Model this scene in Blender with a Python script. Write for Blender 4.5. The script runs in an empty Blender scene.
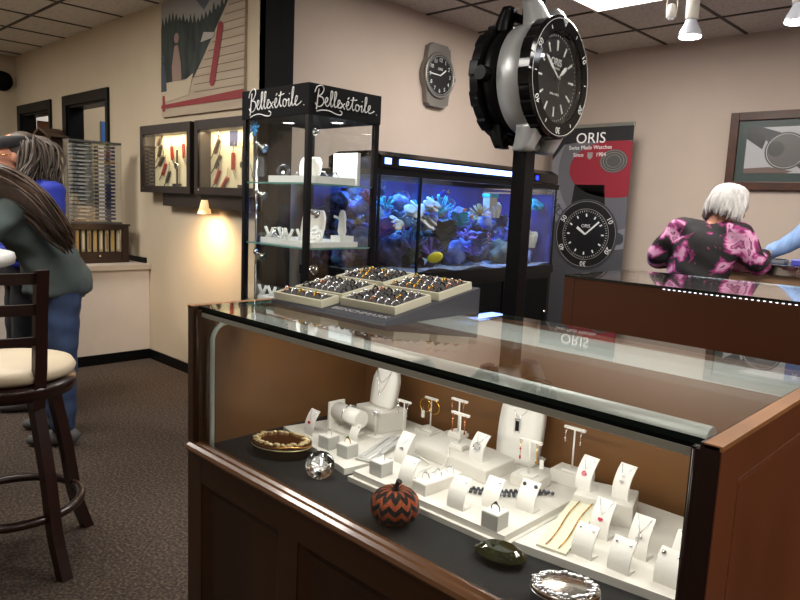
import bpy, bmesh, math, random
from mathutils import Vector, Matrix, Euler
random.seed(7)
PI = math.pi
C = bpy.context.scene.collection
sc = bpy.context.scene

# ------------------------------------------------------------------ camera
def make_camera():
    f, pitch, roll, yaw = 677.804, 0.139222, 0.0440716, -0.768679
    cy, sy, cp, sp = math.cos(yaw), math.sin(yaw), math.cos(pitch), math.sin(pitch)
    fw = Vector((sy*cp, cy*cp, -sp)); r = Vector((cy, -sy, 0)); u = r.cross(fw)
    cr, sr = math.cos(roll), math.sin(roll)
    r2 = r*cr + u*sr; u2 = -r*sr + u*cr
    cd = bpy.data.cameras.new('camera'); co = bpy.data.objects.new('camera', cd); C.objects.link(co)
    m = Matrix((( r2.x, u2.x, -fw.x, 0), (r2.y, u2.y, -fw.y, 0), (r2.z, u2.z, -fw.z, 1.30), (0, 0, 0, 1)))
    co.matrix_world = m
    cd.sensor_width = 36; cd.lens = f/800*36; cd.clip_start = .02; cd.clip_end = 60
    sc.camera = co
make_camera()

# ------------------------------------------------------------------ world, lights, exposure
w = bpy.data.worlds.new('world'); sc.world = w; w.use_nodes = True
w.node_tree.nodes['Background'].inputs[0].default_value = (.9, .93, 1, 1)
w.node_tree.nodes['Background'].inputs[1].default_value = .05
sc.view_settings.view_transform = 'Standard'; sc.view_settings.look = 'None'
sc.view_settings.gamma = 1; sc.view_settings.exposure = 0.0
sc.view_settings.use_curve_mapping = False
sc.cycles.max_bounces = 10; sc.cycles.transparent_max_bounces = 24; sc.cycles.glossy_bounces = 4
sc.cycles.diffuse_bounces = 4; sc.cycles.transmission_bounces = 8
sc.cycles.sample_clamp_indirect = 4; sc.cycles.caustics_reflective = False; sc.cycles.caustics_refractive = False

def area(name, loc, target, sx, sy, power, col=(1, 1, 1), spread=PI):
    l = bpy.data.lights.new(name, 'AREA'); l.shape = 'RECTANGLE'; l.size = sx; l.size_y = sy
    l.energy = power; l.color = col; l.spread = spread
    o = bpy.data.objects.new(name, l); C.objects.link(o); o.location = loc
    d = (Vector(target)-Vector(loc)).normalized()
    o.rotation_euler = d.to_track_quat('-Z', 'Y').to_euler()
    return o
def spot(name, loc, target, power, col, ang, blend=.6, r=.03):
    l = bpy.data.lights.new(name, 'SPOT'); l.energy = power; l.color = col; l.spot_size = ang; l.spot_blend = blend; l.shadow_soft_size = r
    o = bpy.data.objects.new(name, l); C.objects.link(o); o.location = loc
    o.rotation_euler = (Vector(target)-Vector(loc)).normalized().to_track_quat('-Z', 'Y').to_euler()
    return o
FLC = (1, .955, .90)
PANELS = [(-2.195, 3.79, 50), (-.365, 2.56, 42), (-2.8, .73, 36), (1.4, .73, 26), (-.365, -1.1, 8), (-4.63, .4, 60), (-7.1, .1, 44), (1.4, 3.8, 44)]  # first panel is in view; the rest are unseen, added to light the shop
for px_, py_, pw_ in PANELS:
    area('ceiling_panel_light', (px_, py_, 2.655), (px_, py_, 0), .58, 1.18, pw_, FLC)
# light strip of the near showcase, two pieces under its aluminium tube
for k in range(2):
    area('showcase_strip_light', (-1.0+.47*k, .872, 1.024), (-1.0+.47*k, 1.06, .80), .46, .010, 1.25, (1, .965, .91))
area('far_case_strip_light', (-.75, 2.42, 1.02), (-.75, 2.62, .7), 1.1, .015, 5, (.9, .96, 1))
# track heads
for lx, lp in ((-1.60, 10), (-1.07, 10)):
    spot('track_spot_light', (lx, 3.80, 2.255), (lx-.1, 4.6, .9), lp*2, (1, .96, .9), 1.5)
# tower downlights
for lx, ly in ((-2.96, 2.17), (-2.70, 2.28)):
    spot('tower_spot_light', (lx, ly, 1.685), (lx, ly, 1.0), 12, (.93, .97, 1), 2.0, .8, .02)
area('aquarium_strip_light', (-3.0, 3.5, 1.515), (-3.1, 3.5, 1.0), 1.7, .16, 34, (.22, .45, 1))
for lx in (-4.66, -3.9):
    area('knife_cabinet_light', (lx, 2.37, 1.722), (lx, 2.43, 1.4), .55, .02, 2.6, (1, .82, .55))
spot('picture_lamp_light', (-4.10, 2.24, 1.19), (-4.16, 2.44, .75), 30, (1, .66, .36), 2.6, 1, .02)
area('back_room_light', (-6.2, 3.5, 2.6), (-6.4, 3.5, 0), 1.2, .8, 22, FLC)
area('back_room_light', (-8.4, 3.5, 2.6), (-8.4, 3.5, 0), 1.0, .8, 26, (1, .98, .95))

# ------------------------------------------------------------------ materials
MATS = {}
def lin(c):
    if isinstance(c, str):
        c = tuple(int(c[i:i+2], 16)/255 for i in (0, 2, 4))
    return tuple((x/12.92 if x <= .04045 else ((x+.055)/1.055)**2.4) for x in c) + (1,)
def mat(name, col, rough=.5, metal=0, noise=0, scale=20, bump=0, emit=0, ecol=None, coat=0, stretch=None, col2=None, detail=4, spec=.5, trans=0, ior=1.45, alpha=1):
    if name in MATS: return MATS[name]
    m = bpy.data.materials.new(name); m.use_nodes = True; nt = m.node_tree; b = nt.nodes['Principled BSDF']
    c = lin(col)
    b.inputs['Base Color'].default_value = c; b.inputs['Roughness'].default_value = rough; b.inputs['Metallic'].default_value = metal
    b.inputs['Specular IOR Level'].default_value = spec; b.inputs['Coat Weight'].default_value = coat; b.inputs['Coat Roughness'].default_value = .08
    b.inputs['Transmission Weight'].default_value = trans; b.inputs['IOR'].default_value = ior; b.inputs['Alpha'].default_value = alpha
    if emit:
        b.inputs['Emission Color'].default_value = lin(ecol or col); b.inputs['Emission Strength'].default_value = emit
    if noise or bump or col2:
        tc = nt.nodes.new('ShaderNodeTexCoord'); mp = nt.nodes.new('ShaderNodeMapping'); nz = nt.nodes.new('ShaderNodeTexNoise')
        nz.inputs['Scale'].default_value = scale; nz.inputs['Detail'].default_value = detail
        if stretch: mp.inputs['Scale'].default_value = stretch
        nt.links.new(tc.outputs['Object'], mp.inputs[0]); nt.links.new(mp.outputs[0], nz.inputs['Vector'])
        if noise or col2:
            rp = nt.nodes.new('ShaderNodeValToRGB')
            rp.color_ramp.elements[0].position = .32; rp.color_ramp.elements[1].position = .68
            if col2: a_, b_ = c, lin(col2)
            else:
                a_ = tuple(x*(1-noise) for x in c[:3])+(1,); b_ = tuple(min(1, x*(1+noise)) for x in c[:3])+(1,)
            rp.color_ramp.elements[0].color = a_; rp.color_ramp.elements[1].color = b_
            nt.links.new(nz.outputs['Fac'], rp.inputs[0]); nt.links.new(rp.outputs[0], b.inputs['Base Color'])
        if bump:
            bp = nt.nodes.new('ShaderNodeBump'); bp.inputs['Strength'].default_value = bump; bp.inputs['Distance'].default_value = .01
            nt.links.new(nz.outputs['Fac'], bp.inputs['Height']); nt.links.new(bp.outputs[0], b.inputs['Normal'])
    MATS[name] = m; return m
def glassmat(name, tint=(1, 1, 1), f0=.04, rough=0.0):
    m = bpy.data.materials.new(name); m.use_nodes = True; nt = m.node_tree; nt.nodes.clear()
    N = nt.nodes.new; L = nt.links.new
    out = N('ShaderNodeOutputMaterial'); mix = N('ShaderNodeMixShader'); tr = N('ShaderNodeBsdfTransparent'); gl = N('ShaderNodeBsdfGlossy')
    tr.inputs[0].default_value = tint+(1,); gl.inputs['Roughness'].default_value = rough; gl.inputs['Color'].default_value = (1, 1, 1, 1)
    ge = N('ShaderNodeNewGeometry'); dt = N('ShaderNodeVectorMath'); dt.operation = 'DOT_PRODUCT'
    L(ge.outputs['Incoming'], dt.inputs[0]); L(ge.outputs['Normal'], dt.inputs[1])
    ab = N('ShaderNodeMath'); ab.operation = 'ABSOLUTE'; L(dt.outputs['Value'], ab.inputs[0])
    sb = N('ShaderNodeMath'); sb.operation = 'SUBTRACT'; sb.inputs[0].default_value = 1; L(ab.outputs[0], sb.inputs[1])
    pw = N('ShaderNodeMath'); pw.operation = 'POWER'; pw.inputs[1].default_value = 5; L(sb.outputs[0], pw.inputs[0])
    ma = N('ShaderNodeMath'); ma.operation = 'MULTIPLY_ADD'; ma.inputs[1].default_value = 1-f0; ma.inputs[2].default_value = f0; L(pw.outputs[0], ma.inputs[0])
    L(ma.outputs[0], mix.inputs[0]); L(tr.outputs[0], mix.inputs[1]); L(gl.outputs[0], mix.inputs[2]); L(mix.outputs[0], out.inputs[0])
    MATS[name] = m; return m
M = {}
M['wall'] = mat('wall_paint', 'bbab9e', .85, noise=.03, scale=3, bump=.05)
M['wall_left'] = mat('wall_paint_cream', 'b9aa92', .85, noise=.03, scale=3, bump=.05)
M['black'] = mat('black_satin', '07080a', .4, spec=.25)
M['blackmatte'] = mat('black_matte', '08090b', .7, spec=.12)
M['blackgloss'] = mat('black_gloss', '08090b', .12)
M['white'] = mat('white_paint', 'd0cac5', .6, noise=.03, scale=6)
M['counter_top'] = mat('cream_laminate', 'bdb3a6', .45)
M['wood'] = mat('cherry_wood_shaded', '331f0e', .38, noise=.35, scale=6, stretch=(1, 1, .12), coat=.12, bump=.02)  # shade on the showcase front is put into this darker wood colour
M['woodx'] = mat('cherry_rail_shaded', '331f0e', .38, noise=.35, scale=6, stretch=(.12, 1, 1), coat=.12, bump=.02)  # same shaded tone, grain running along the rails
M['wood_lit'] = mat('cherry_side_lit', '744229', .3, noise=.2, scale=5, stretch=(1, 1, .15), coat=.4)  # brighter copy: light on the right side is put into the colour
M['woodin'] = mat('wood_interior', '6a4724', .45, noise=.14, scale=7, stretch=(.25, 1, 1), coat=.15)
M['woodedge'] = mat('wood_edge', 'a06f45', .35, noise=.15, scale=8, coat=.3)
M['darkwood'] = mat('espresso_wood', '220d08', .35, noise=.25, scale=8, stretch=(1, 1, .2), coat=.25)
M['framewood'] = mat('walnut_frame', '42210f', .45, noise=.3, scale=14, coat=.05)
M['farwood'] = mat('far_case_wood', '4a2815', .4, noise=.18, scale=4, stretch=(.2, 1, 1), coat=.1)
M['glass'] = glassmat('clear_glass', (.985, .995, .99))
M['glass_tank'] = glassmat('tank_glass', (.95, .98, 1))
M['glassedge'] = mat('green_glass_edge', '0a1a17', .08, spec=.8)
M['alu'] = mat('brushed_aluminium', '9fa5a2', .35, 1)
M['alurail'] = mat('grey_aluminium_rail', '84847c', .38, .8)
M['chrome'] = mat('chrome', 'd8d8d8', .1, 1)
M['silver'] = mat('silver', 'e2e2e6', .16, 1)
M['gold'] = mat('gold', 'd6a548', .2, 1)
M['rosegold'] = mat('rose_gold', 'c98a6a', .22, 1)
M['deck'] = mat('deck_cloth', '0b0b0a', .85, noise=.2, scale=60)
M['linen'] = mat('white_leatherette', 'd3cfc6', .6, noise=.02, scale=40, bump=.05)
M['linen2'] = mat('white_card', 'dedbd4', .55)
M['linengrey'] = mat('grey_leatherette', 'b5b4ae', .6, noise=.02, scale=40)
M['cream'] = mat('cream_tray', 'cfccb6', .5)
M['slate'] = mat('slate_board', '3c3e46', .55, noise=.05, scale=30)
M['foam'] = mat('grey_foam', '3b3a3c', .9)
M['letter_white'] = mat('white_lettering', 'e8e8e8', .5)
M['denim'] = mat('denim', '2b3a57', .85, noise=.35, scale=9, bump=.15, detail=8)
M['sweat'] = mat('grey_green_sweatshirt', '47504f', .95, noise=.08, scale=5, bump=.1)
M['hairbrown'] = mat('brown_hair', '3d2c20', .55, noise=.45, scale=14, stretch=(3, 3, .35), detail=8)
M['hairgrey'] = mat('dark_greying_hair', '453b33', .6, noise=.4, scale=16, stretch=(2, 2, .5), detail=8)
M['hairwhite'] = mat('white_hair', 'bdbab8', .6, noise=.22, scale=30, stretch=(2, 2, .4), detail=6)
M['skin'] = mat('skin', 'b98169', .5, noise=.06, scale=10)
M['blueshirt'] = mat('royal_blue_cloth', '1b2a8c', .85, noise=.15, scale=6)
M['lightblue'] = mat('light_blue_shirt', '7f9cc8', .8, noise=.15, scale=60, stretch=(1, .1, .1))
M['trousers'] = mat('dark_trousers', '17181d', .85)
M['seat'] = mat('cream_leather', 'b9ab93', .5, noise=.04, scale=8)
M['shoe'] = mat('grey_shoe', '4d4c4c', .7)
M['tablewhite'] = mat('white_table', 'c7c9c8', .35)

def carpet_mat():
    m = bpy.data.materials.new('carpet'); m.use_nodes = True; nt = m.node_tree; b = nt.nodes['Principled BSDF']
    tc = nt.nodes.new('ShaderNodeTexCoord'); n = nt.nodes.new('ShaderNodeTexNoise'); n.inputs['Scale'].default_value = 85; n.inputs['Detail'].default_value = 8
    n2 = nt.nodes.new('ShaderNodeTexVoronoi'); n2.inputs['Scale'].default_value = 260
    rp = nt.nodes.new('ShaderNodeValToRGB'); e = rp.color_ramp.elements
    e[0].position = .36; e[0].color = lin('1d1611'); e[1].position = .66; e[1].color = lin('5a4a3b')
    k = rp.color_ramp.elements.new(.5); k.color = lin('382c23')
    nt.links.new(tc.outputs['Object'], n.inputs['Vector']); nt.links.new(tc.outputs['Object'], n2.inputs['Vector'])
    nt.links.new(n.outputs['Fac'], rp.inputs[0]); nt.links.new(rp.outputs[0], b.inputs['Base Color'])
    bp = nt.nodes.new('ShaderNodeBump'); bp.inputs['Strength'].default_value = .5; bp.inputs['Distance'].default_value = .006
    nt.links.new(n2.outputs['Distance'], bp.inputs['Height']); nt.links.new(bp.outputs[0], b.inputs['Normal'])
    b.inputs['Roughness'].default_value = .95; return m
def ceiling_mat():
    m = bpy.data.materials.new('ceiling_tiles'); m.use_nodes = True; nt = m.node_tree; b = nt.nodes['Principled BSDF']
    N = nt.nodes.new; L = nt.links.new
    tc = N('ShaderNodeTexCoord'); n = N('ShaderNodeTexNoise'); n.inputs['Scale'].default_value = 70; n.inputs['Detail'].default_value = 5
    rp = N('ShaderNodeValToRGB'); e = rp.color_ramp.elements
    e[0].position = .33; e[0].color = lin('a89e94'); e[1].position = .45; e[1].color = lin('cdc6bd')
    L(tc.outputs['Object'], n.inputs['Vector']); L(n.outputs['Fac'], rp.inputs[0]); L(rp.outputs[0], b.inputs['Base Color'])
    bp = N('ShaderNodeBump'); bp.inputs['Strength'].default_value = .3; bp.inputs['Distance'].default_value = .004
    L(n.outputs['Fac'], bp.inputs['Height']); L(bp.outputs[0], b.inputs['Normal'])
    b.inputs['Roughness'].default_value = .95; return m
def floral_mat():
    m = bpy.data.materials.new('floral_cloth'); m.use_nodes = True; nt = m.node_tree; b = nt.nodes['Principled BSDF']
    N = nt.nodes.new; L = nt.links.new
    tc = N('ShaderNodeTexCoord'); n = N('ShaderNodeTexNoise'); n.inputs['Scale'].default_value = 9.5; n.inputs['Detail'].default_value = 3; n.inputs['Distortion'].default_value = .5
    rp = N('ShaderNodeValToRGB'); e = rp.color_ramp.elements
    e[0].position = .0; e[0].color = lin('0c080c'); e[1].position = 1; e[1].color = lin('d9a3c4')
    for p, c in ((.475, '0e080d'), (.49, '5a1140'), (.53, '96306f'), (.55, 'b97a9f'), (.60, 'c99ab6'), (.625, '6a1a50'), (.66, 'b06a94')):
        k = rp.color_ramp.elements.new(p); k.color = lin(c)
    L(tc.outputs['Object'], n.inputs['Vector']); L(n.outputs['Fac'], rp.inputs[0]); L(rp.outputs[0], b.inputs['Base Color'])
    b.inputs['Roughness'].default_value = .8; return m
M['floral'] = floral_mat()

# ------------------------------------------------------------------ helpers
class MB:
    def __init__(s): s.bm = bmesh.new(); s.mi = 0
    def _new(s, vs, fs, smooth=False):
        v = [s.bm.verts.new(p) for p in vs]; out = []
        for f in fs:
            try:
                fc = s.bm.faces.new([v[i] for i in f]); fc.smooth = smooth; fc.material_index = s.mi; out.append(fc)
            except ValueError: pass
        return v, out
    def box(s, x0, x1, y0, y1, z0, z1, rz=0, piv=None, mtx=None, bev=0):
        vs = [Vector((x, y, z)) for x in (x0, x1) for y in (y0, y1) for z in (z0, z1)]
        if rz:
            c = Vector(piv or ((x0+x1)/2, (y0+y1)/2, 0)); R = Matrix.Rotation(rz, 4, 'Z')
            vs = [R @ (v-c) + c for v in vs]
        if mtx: vs = [mtx @ v for v in vs]
        v, f = s._new(vs, [(0, 1, 3, 2), (4, 6, 7, 5), (0, 4, 5, 1), (2, 3, 7, 6), (0, 2, 6, 4), (1, 5, 7, 3)])
        if bev:
            es = set(e for fc in f for e in fc.edges)
            bmesh.ops.bevel(s.bm, geom=list(es), offset=bev, segments=2, profile=.7, affect='EDGES')
        return s
    def rings(s, rings, cap=True, close=False, smooth=True):
        n = len(rings[0]); vs = [p for r in rings for p in r]; fs = []
        m = len(rings)
        for i in range(m-1 if not close else m):
            a, b_ = i*n, ((i+1) % m)*n
            for j in range(n): fs.append((a+j, a+(j+1) % n, b_+(j+1) % n, b_+j))
        v, f = s._new(vs, fs, smooth)
        if cap and not close:
            for base, rev in ((0, True), ((m-1)*n, False)):
                l = [v[base+j] for j in range(n)]
                if rev: l.reverse()
                try:
                    fc = s.bm.faces.new(l); fc.material_index = s.mi
                except ValueError: pass
        return s
    def cyl(s, p0, p1, r0, r1=None, seg=16, smooth=True, cap=True):
        r1 = r0 if r1 is None else r1; p0 = Vector(p0); p1 = Vector(p1); d = (p1-p0).normalized()
        a = d.orthogonal().normalized(); b = d.cross(a)
        return s.rings([[p+(a*math.cos(t)+b*math.sin(t))*r for t in [2*PI*k/seg for k in range(seg)]] for p, r in ((p0, r0), (p1, r1))], cap, smooth=smooth)
    def tube(s, path, r, seg=8, close=False, cap=True):
        path = [Vector(p) for p in path]; n = len(path); rs = r if isinstance(r, (list, tuple)) else [r]*n
        rings = []; prev = None
        for i, p in enumerate(path):
            if close: t = path[(i+1) % n]-path[i-1]
            else: t = path[min(i+1, n-1)]-path[max(i-1, 0)]
            t = t.normalized() if t.length > 1e-9 else Vector((0, 0, 1))
            if prev is None: a = t.orthogonal().normalized()
            else:
                a = prev - t*prev.dot(t)
                a = a.normalized() if a.length > 1e-6 else t.orthogonal().normalized()
            prev = a; b = t.cross(a)
            rings.append([p+(a*math.cos(q)+b*math.sin(q))*rs[i] for q in [2*PI*k/seg for k in range(seg)]])
        return s.rings(rings, cap, close)
    def lathe(s, prof, c=(0, 0, 0), seg=32, mtx=None, sx=1, sy=1, smooth=True, cap=True):
        rings = []
        for r, z in prof:
            r = max(r, 1e-5)
            ring = [Vector((c[0]+r*sx*math.cos(2*PI*k/seg), c[1]+r*sy*math.sin(2*PI*k/seg), c[2]+z)) for k in range(seg)]
            if mtx: ring = [mtx @ p for p in ring]
            rings.append(ring)
        return s.rings(rings, cap, smooth=smooth)
    def ell(s, c, r, seg=16, rg=10, mtx=None):
        if not isinstance(r, (tuple, list)): r = (r, r, r)
        rings = []
        for i in range(rg+1):
            t = PI*i/rg; q = max(math.sin(t), 1e-4)
            ring = [Vector((r[0]*q*math.cos(2*PI*k/seg), r[1]*q*math.sin(2*PI*k/seg), -r[2]*math.cos(t))) for k in range(seg)]
            if mtx: ring = [mtx @ p for p in ring]
            rings.append([p+Vector(c) for p in ring])
        return s.rings(rings, True)
    def prism(s, poly, z0, z1, mtx=None):
        n = len(poly); vs = [Vector((x, y, z)) for z in (z0, z1) for x, y in poly]
        if mtx: vs = [mtx @ v for v in vs]
        s._new(vs, [tuple(reversed(range(n))), tuple(range(n, 2*n))]+[(i, (i+1) % n, n+(i+1) % n, n+i) for i in range(n)])
        return s
    def torus(s, c, R, r, seg=24, rs=8, mtx=None, arc=2*PI):
        cl = arc > 6.28; n = seg if cl else seg+1
        p = [Vector((R*math.cos(arc*k/seg), R*math.sin(arc*k/seg), 0)) for k in range(n)]
        if mtx: p = [mtx @ q for q in p]
        return s.tube([q+Vector(c) for q in p], r, rs, close=cl)
    def build(s, name, m, parent=None, loc=None, rot=None, mods=None):
        bmesh.ops.recalc_face_normals(s.bm, faces=s.bm.faces[:])
        me = bpy.data.meshes.new(name); s.bm.to_mesh(me); s.bm.free()
        for x in (m if isinstance(m, (list, tuple)) else [m]): me.materials.append(x)
        if mods: me = apply_mods(me, mods)
        o = bpy.data.objects.new(name, me); C.objects.link(o)
        if parent: o.parent = parent
        if loc: o.location = loc
        if rot: o.rotation_euler = rot
        return o
def apply_mods(me, mods):
    t = bpy.data.objects.new('tmp', me); C.objects.link(t)
    for ty, kw in mods:
        md = t.modifiers.new('m', ty)
        for k, v in kw.items(): setattr(md, k, v)
    dg = bpy.context.evaluated_depsgraph_get()
    dg.update()
    out = bpy.data.meshes.new_from_object(t.evaluated_get(dg)); mats = list(me.materials)
    bpy.data.objects.remove(t); bpy.data.meshes.remove(me)
    if not out.materials:
        for x in mats: out.materials.append(x)
    for p in out.polygons: p.use_smooth = True
    return out
def smoothgeo(o, levels=1): return o
def tag(o, label, cat, group=None):
    o['label'] = label; o['category'] = cat
    if group: o['group'] = group
    return o
def struct(name, mb, m):
    o = mb.build(name, m); o['kind'] = 'structure'; return o
def thing(name, label, cat, loc=(0, 0, 0), rz=0, group=None, rot=None):
    o = bpy.data.objects.new(name, None); C.objects.link(o); o.location = loc; o.rotation_euler = rot or (0, 0, rz)
    o.empty_display_size = .05
    return tag(o, label, cat, group)
def dup(root, loc, rz, label, group=None, rot=None):
    def cp(o, par):
        c = o.copy(); C.objects.link(c)
        if par: c.parent = par
        for ch in list(o.children): cp(ch, c)
        return c
    r = cp(root, None); r.location = loc; r.rotation_euler = rot or (0, 0, rz); r['label'] = label
    if group: r['group'] = group
    return r
def blob(name, mb, m, voxel, parent=None, smooth=6, noise=None):
    me_mods = [('REMESH', dict(mode='VOXEL', voxel_size=voxel, use_smooth_shade=True)), ('SMOOTH', dict(factor=.5, iterations=smooth))]
    return mb.build(name, m, parent, mods=me_mods)
def text(body, size, name, m, parent, mtx, extrude=.0008, align='CENTER', sx=1.0, shear=0):
    cu = bpy.data.curves.new('t', 'FONT'); cu.body = body; cu.size = size; cu.align_x = align; cu.align_y = 'CENTER'; cu.extrude = extrude; cu.shear = shear
    cu.resolution_u = 3
    t = bpy.data.objects.new('t', cu); C.objects.link(t)
    dg = bpy.context.evaluated_depsgraph_get(); dg.update()
    me = bpy.data.meshes.new_from_object(t.evaluated_get(dg)); bpy.data.objects.remove(t)
    me.materials.clear(); me.materials.append(m)
    me.transform(Matrix.Diagonal((sx, 1, 1, 1)))
    me.transform(mtx)
    if name is None: return me
    o = bpy.data.objects.new(name, me); C.objects.link(o); o.parent = parent
    return o
def join_meshes(name, meshes, parent, m):
    bm = bmesh.new()
    for me in meshes: bm.from_mesh(me)
    out = bpy.data.meshes.new(name); bm.to_mesh(out); bm.free(); out.materials.append(m)
    for me in meshes: bpy.data.meshes.remove(me)
    o = bpy.data.objects.new(name, out); C.objects.link(o); o.parent = parent; return o
def T(x, y, z): return Matrix.Translation((x, y, z))
def RX(a): return Matrix.Rotation(a, 4, 'X')
def RY(a): return Matrix.Rotation(a, 4, 'Y')
def RZ(a): return Matrix.Rotation(a, 4, 'Z')
def crom(pts, n=6, close=False):
    pts = [Vector(p) for p in pts]; out = []; N = len(pts)
    for i in range(N if close else N-1):
        if close: a, b, c, d = pts[i-1], pts[i], pts[(i+1) % N], pts[(i+2) % N]
        else: a, b, c, d = pts[max(i-1, 0)], pts[i], pts[i+1], pts[min(i+2, N-1)]
        for k in range(n):
            t = k/n
            out.append(.5*((2*b)+(-a+c)*t+(2*a-5*b+4*c-d)*t*t+(-a+3*b-3*c+d)*t**3))
    if not close: out.append(pts[-1])
    return out
STAND = RX(PI/2)      # text lying in XY -> standing, facing -Y

# ------------------------------------------------------------------ room shell
CZ = 2.68
struct('floor', MB().box(-9.5, 3.2, -3.2, 6.2, -.06, 0), carpet_mat())
struct('ceiling', MB().box(-8.3, 3.2, -3.2, 5.7, CZ, CZ+.06), ceiling_mat())
gm = mat('ceiling_grid', '3b322b', .6)
mb = MB()
for k in range(-9, 10):
    x = -2.5+.61*k
    if x > -8.15: mb.box(x-.011, x+.011, -3.0, 5.55 if x > -3.52 else 2.44, CZ-.006, CZ)
struct('trim_1', mb, gm)
mb = MB()
for k in range(-12, 2):
    y = 4.4+.61*k
    mb.box(-8.2 if y < 2.44 else -3.52, 3.0, y-.012, y+.012, CZ-.0065, CZ)
struct('trim_2', mb, gm)
# left wall with two door openings (Y = 2.44), solid down to the floor
D1 = (-8.03, -7.19); D2 = (-6.74, -5.865); DH = 2.07
YW = 2.44; YB = 5.56; XC = -3.52
mb = MB()
mb.box(-8.3, D1[0], YW, YW+.12, 0, CZ); mb.box(D1[1], D2[0], YW, YW+.12, 0, CZ); mb.box(D2[1], XC, YW, YW+.12, 0, CZ)
mb.box(D1[0], D1[1], YW, YW+.12, DH, CZ); mb.box(D2[0], D2[1], YW, YW+.12, DH, CZ)
struct('wall_left', mb, M['wall_left'])
struct('wall_clock_side', MB().box(XC-.12, XC, YW+.0, YB+.1, 0, CZ), M['wall'])
struct('wall_back', MB().box(XC-.1, 3.1, YB, YB+.12, 0, CZ), M['wall'])
struct('wall_far_left', MB().box(-8.32, -8.2, -3.1, YW, 0, CZ), M['wall_left'])
struct('wall_right', MB().box(3.0, 3.12, -3.1, 5.7, 0, CZ), M['wall'])
struct('wall_front', MB().box(-8.3, 3.1, -3.12, -3.0, 0, CZ), M['wall'])
# rooms behind the openings
struct('wall_room_back', MB().box(-9.5, XC-.12, 4.6, 4.7, 0, CZ), M['wall_left'])
struct('wall_room_side', MB().box(-9.5, -9.4, YW, 4.7, 0, CZ), M['white'])
struct('wall_room_partition', MB().box(-7.25, -7.17, YW+.12, 4.6, 0, CZ), M['wall_left'])
struct('ceiling_room', MB().box(-9.5, XC-.12, YW+.12, 4.7, CZ, CZ+.05), M['white'])
for n, (a, b) in enumerate((D1, D2)):
    mb = MB(); t = .09
    mb.box(a-t, a+.0, YW-.022, YW, 0, DH+t); mb.box(b, b+.045, YW-.022, YW, 0, DH+t); mb.box(a, b, YW-.022, YW, DH, DH+t)
    mb.box(a, a+.03, YW, YW+.13, 0, DH); mb.box(b-.02, b, YW, YW+.13, 0, DH); mb.box(a, b, YW, YW+.13, DH-.02, DH)
    struct('trim_%d' % (n+3), mb, M['black'])
# open brown door leaf in the first opening and dark leaf in the second
dr = MB(); dr.box(-7.62, -7.58, YW+.15, YW+.95, .02, 2.0)
d1 = struct('door_1', MB().box(-.84, 0, 0, .04, .02, 2.02), mat('oak_door', '6e4526', .4, noise=.2, scale=5, stretch=(1, 1, .15)))
d1.location = (-8.0, YW+.135, 0); d1.rotation_euler = (0, 0, -PI/2-.02)
dr.bm.free()
h = MB(); h.cyl((-.78, -.05, 1.0), (-.78, 0, 1.0), .012); h.cyl((-.78, -.05, 1.0), (-.68, -.05, 1.0), .009); h.build('door_handle', M['chrome'], d1)
t = thing('wall_chart', 'narrow blue chart on the wall seen through the wider doorway', 'chart', (-7.168, 2.955, 1.90), PI/2)
MB().box(-.045, .045, -.012, -.001, -.11, .11).build('chart_board', mat('chart_blue', '2e5c9c', .5), t)
# baseboards
struct('baseboard_left', MB().box(-5.10, XC, YW-.012, YW, 0, .075), M['black'])
struct('baseboard_clock_side', MB().box(XC, XC+.012, YW, YB, 0, .075), M['black'])
struct('baseboard_back', MB().box(XC, 3.0, YB-.012, YB, 0, .075), M['black'])
struct('pillar', MB().box(-3.52, -3.375, 2.40, 2.50, 0, CZ), M['blackmatte'])
# ceiling panels: one in view, the others added for light
mk = mat('fluorescent_diffuser', 'ffffff', .6, emit=5.5, ecol='fff6e8')
for n, (x, y, p) in enumerate(PANELS):
    t = thing('ceiling_light', 'unseen fluorescent panel added to the tiled ceiling for light' if n else 'bright fluorescent ceiling panel above the big hanging watch', 'ceiling light', (x, y, CZ-.008), 0, None if n == 0 else 'unseen ceiling panels added over the shop')
    MB().box(-.28, .28, -.59, .59, -.004, 0).build('diffuser', mk, t)
    f = MB()
    for s_ in (-1, 1):
        f.box(min(s_*.28, s_*.305), max(s_*.28, s_*.305), -.61, .61, -.006, .0); f.box(-.28, .28, min(s_*.59, s_*.61), max(s_*.59, s_*.61), -.006, 0)
    f.build('frame', M['white'], t)

# ------------------------------------------------------------------ near showcase
X0, X1, Y0, Y1, TZ, DK = -1.37, -.232, .741, 1.286, 1.06, .736
cs = thing('display_case', 'cherry wood jewellery showcase with glass top and front in the foreground', 'display case', (0, 0, 0))
mb = MB()
mb.box(X0+.02, X1-.02, Y0+.03, Y1-.01, .04, .70); mb.build('cabinet_body', M['wood'], cs)
mb = MB()      # face frame: stiles, rails
zt, zb = .664, .12
mb.box(X0, X0+.06, Y0, Y0+.03, .05, .728, bev=.002); mb.build('front_stile', M['wood'], cs)
MB().box(X1-.05, X1, Y0, Y0+.03, .05, .728, bev=.002).build('front_stile', M['wood'], cs)
edges = [X0+.06, -1.018, -.957, -.62, -.56, X1-.05]
for a in (1, 3): MB().box(edges[a], edges[a+1], Y0, Y0+.03, zb, zt).build('front_stile', M['wood'], cs)
for z_ in ((zt, .728), (.05, zb)): MB().box(X0+.06, X1-.05, Y0+.0005, Y0+.03, *z_).build('front_rail', M['woodx'], cs)
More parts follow.
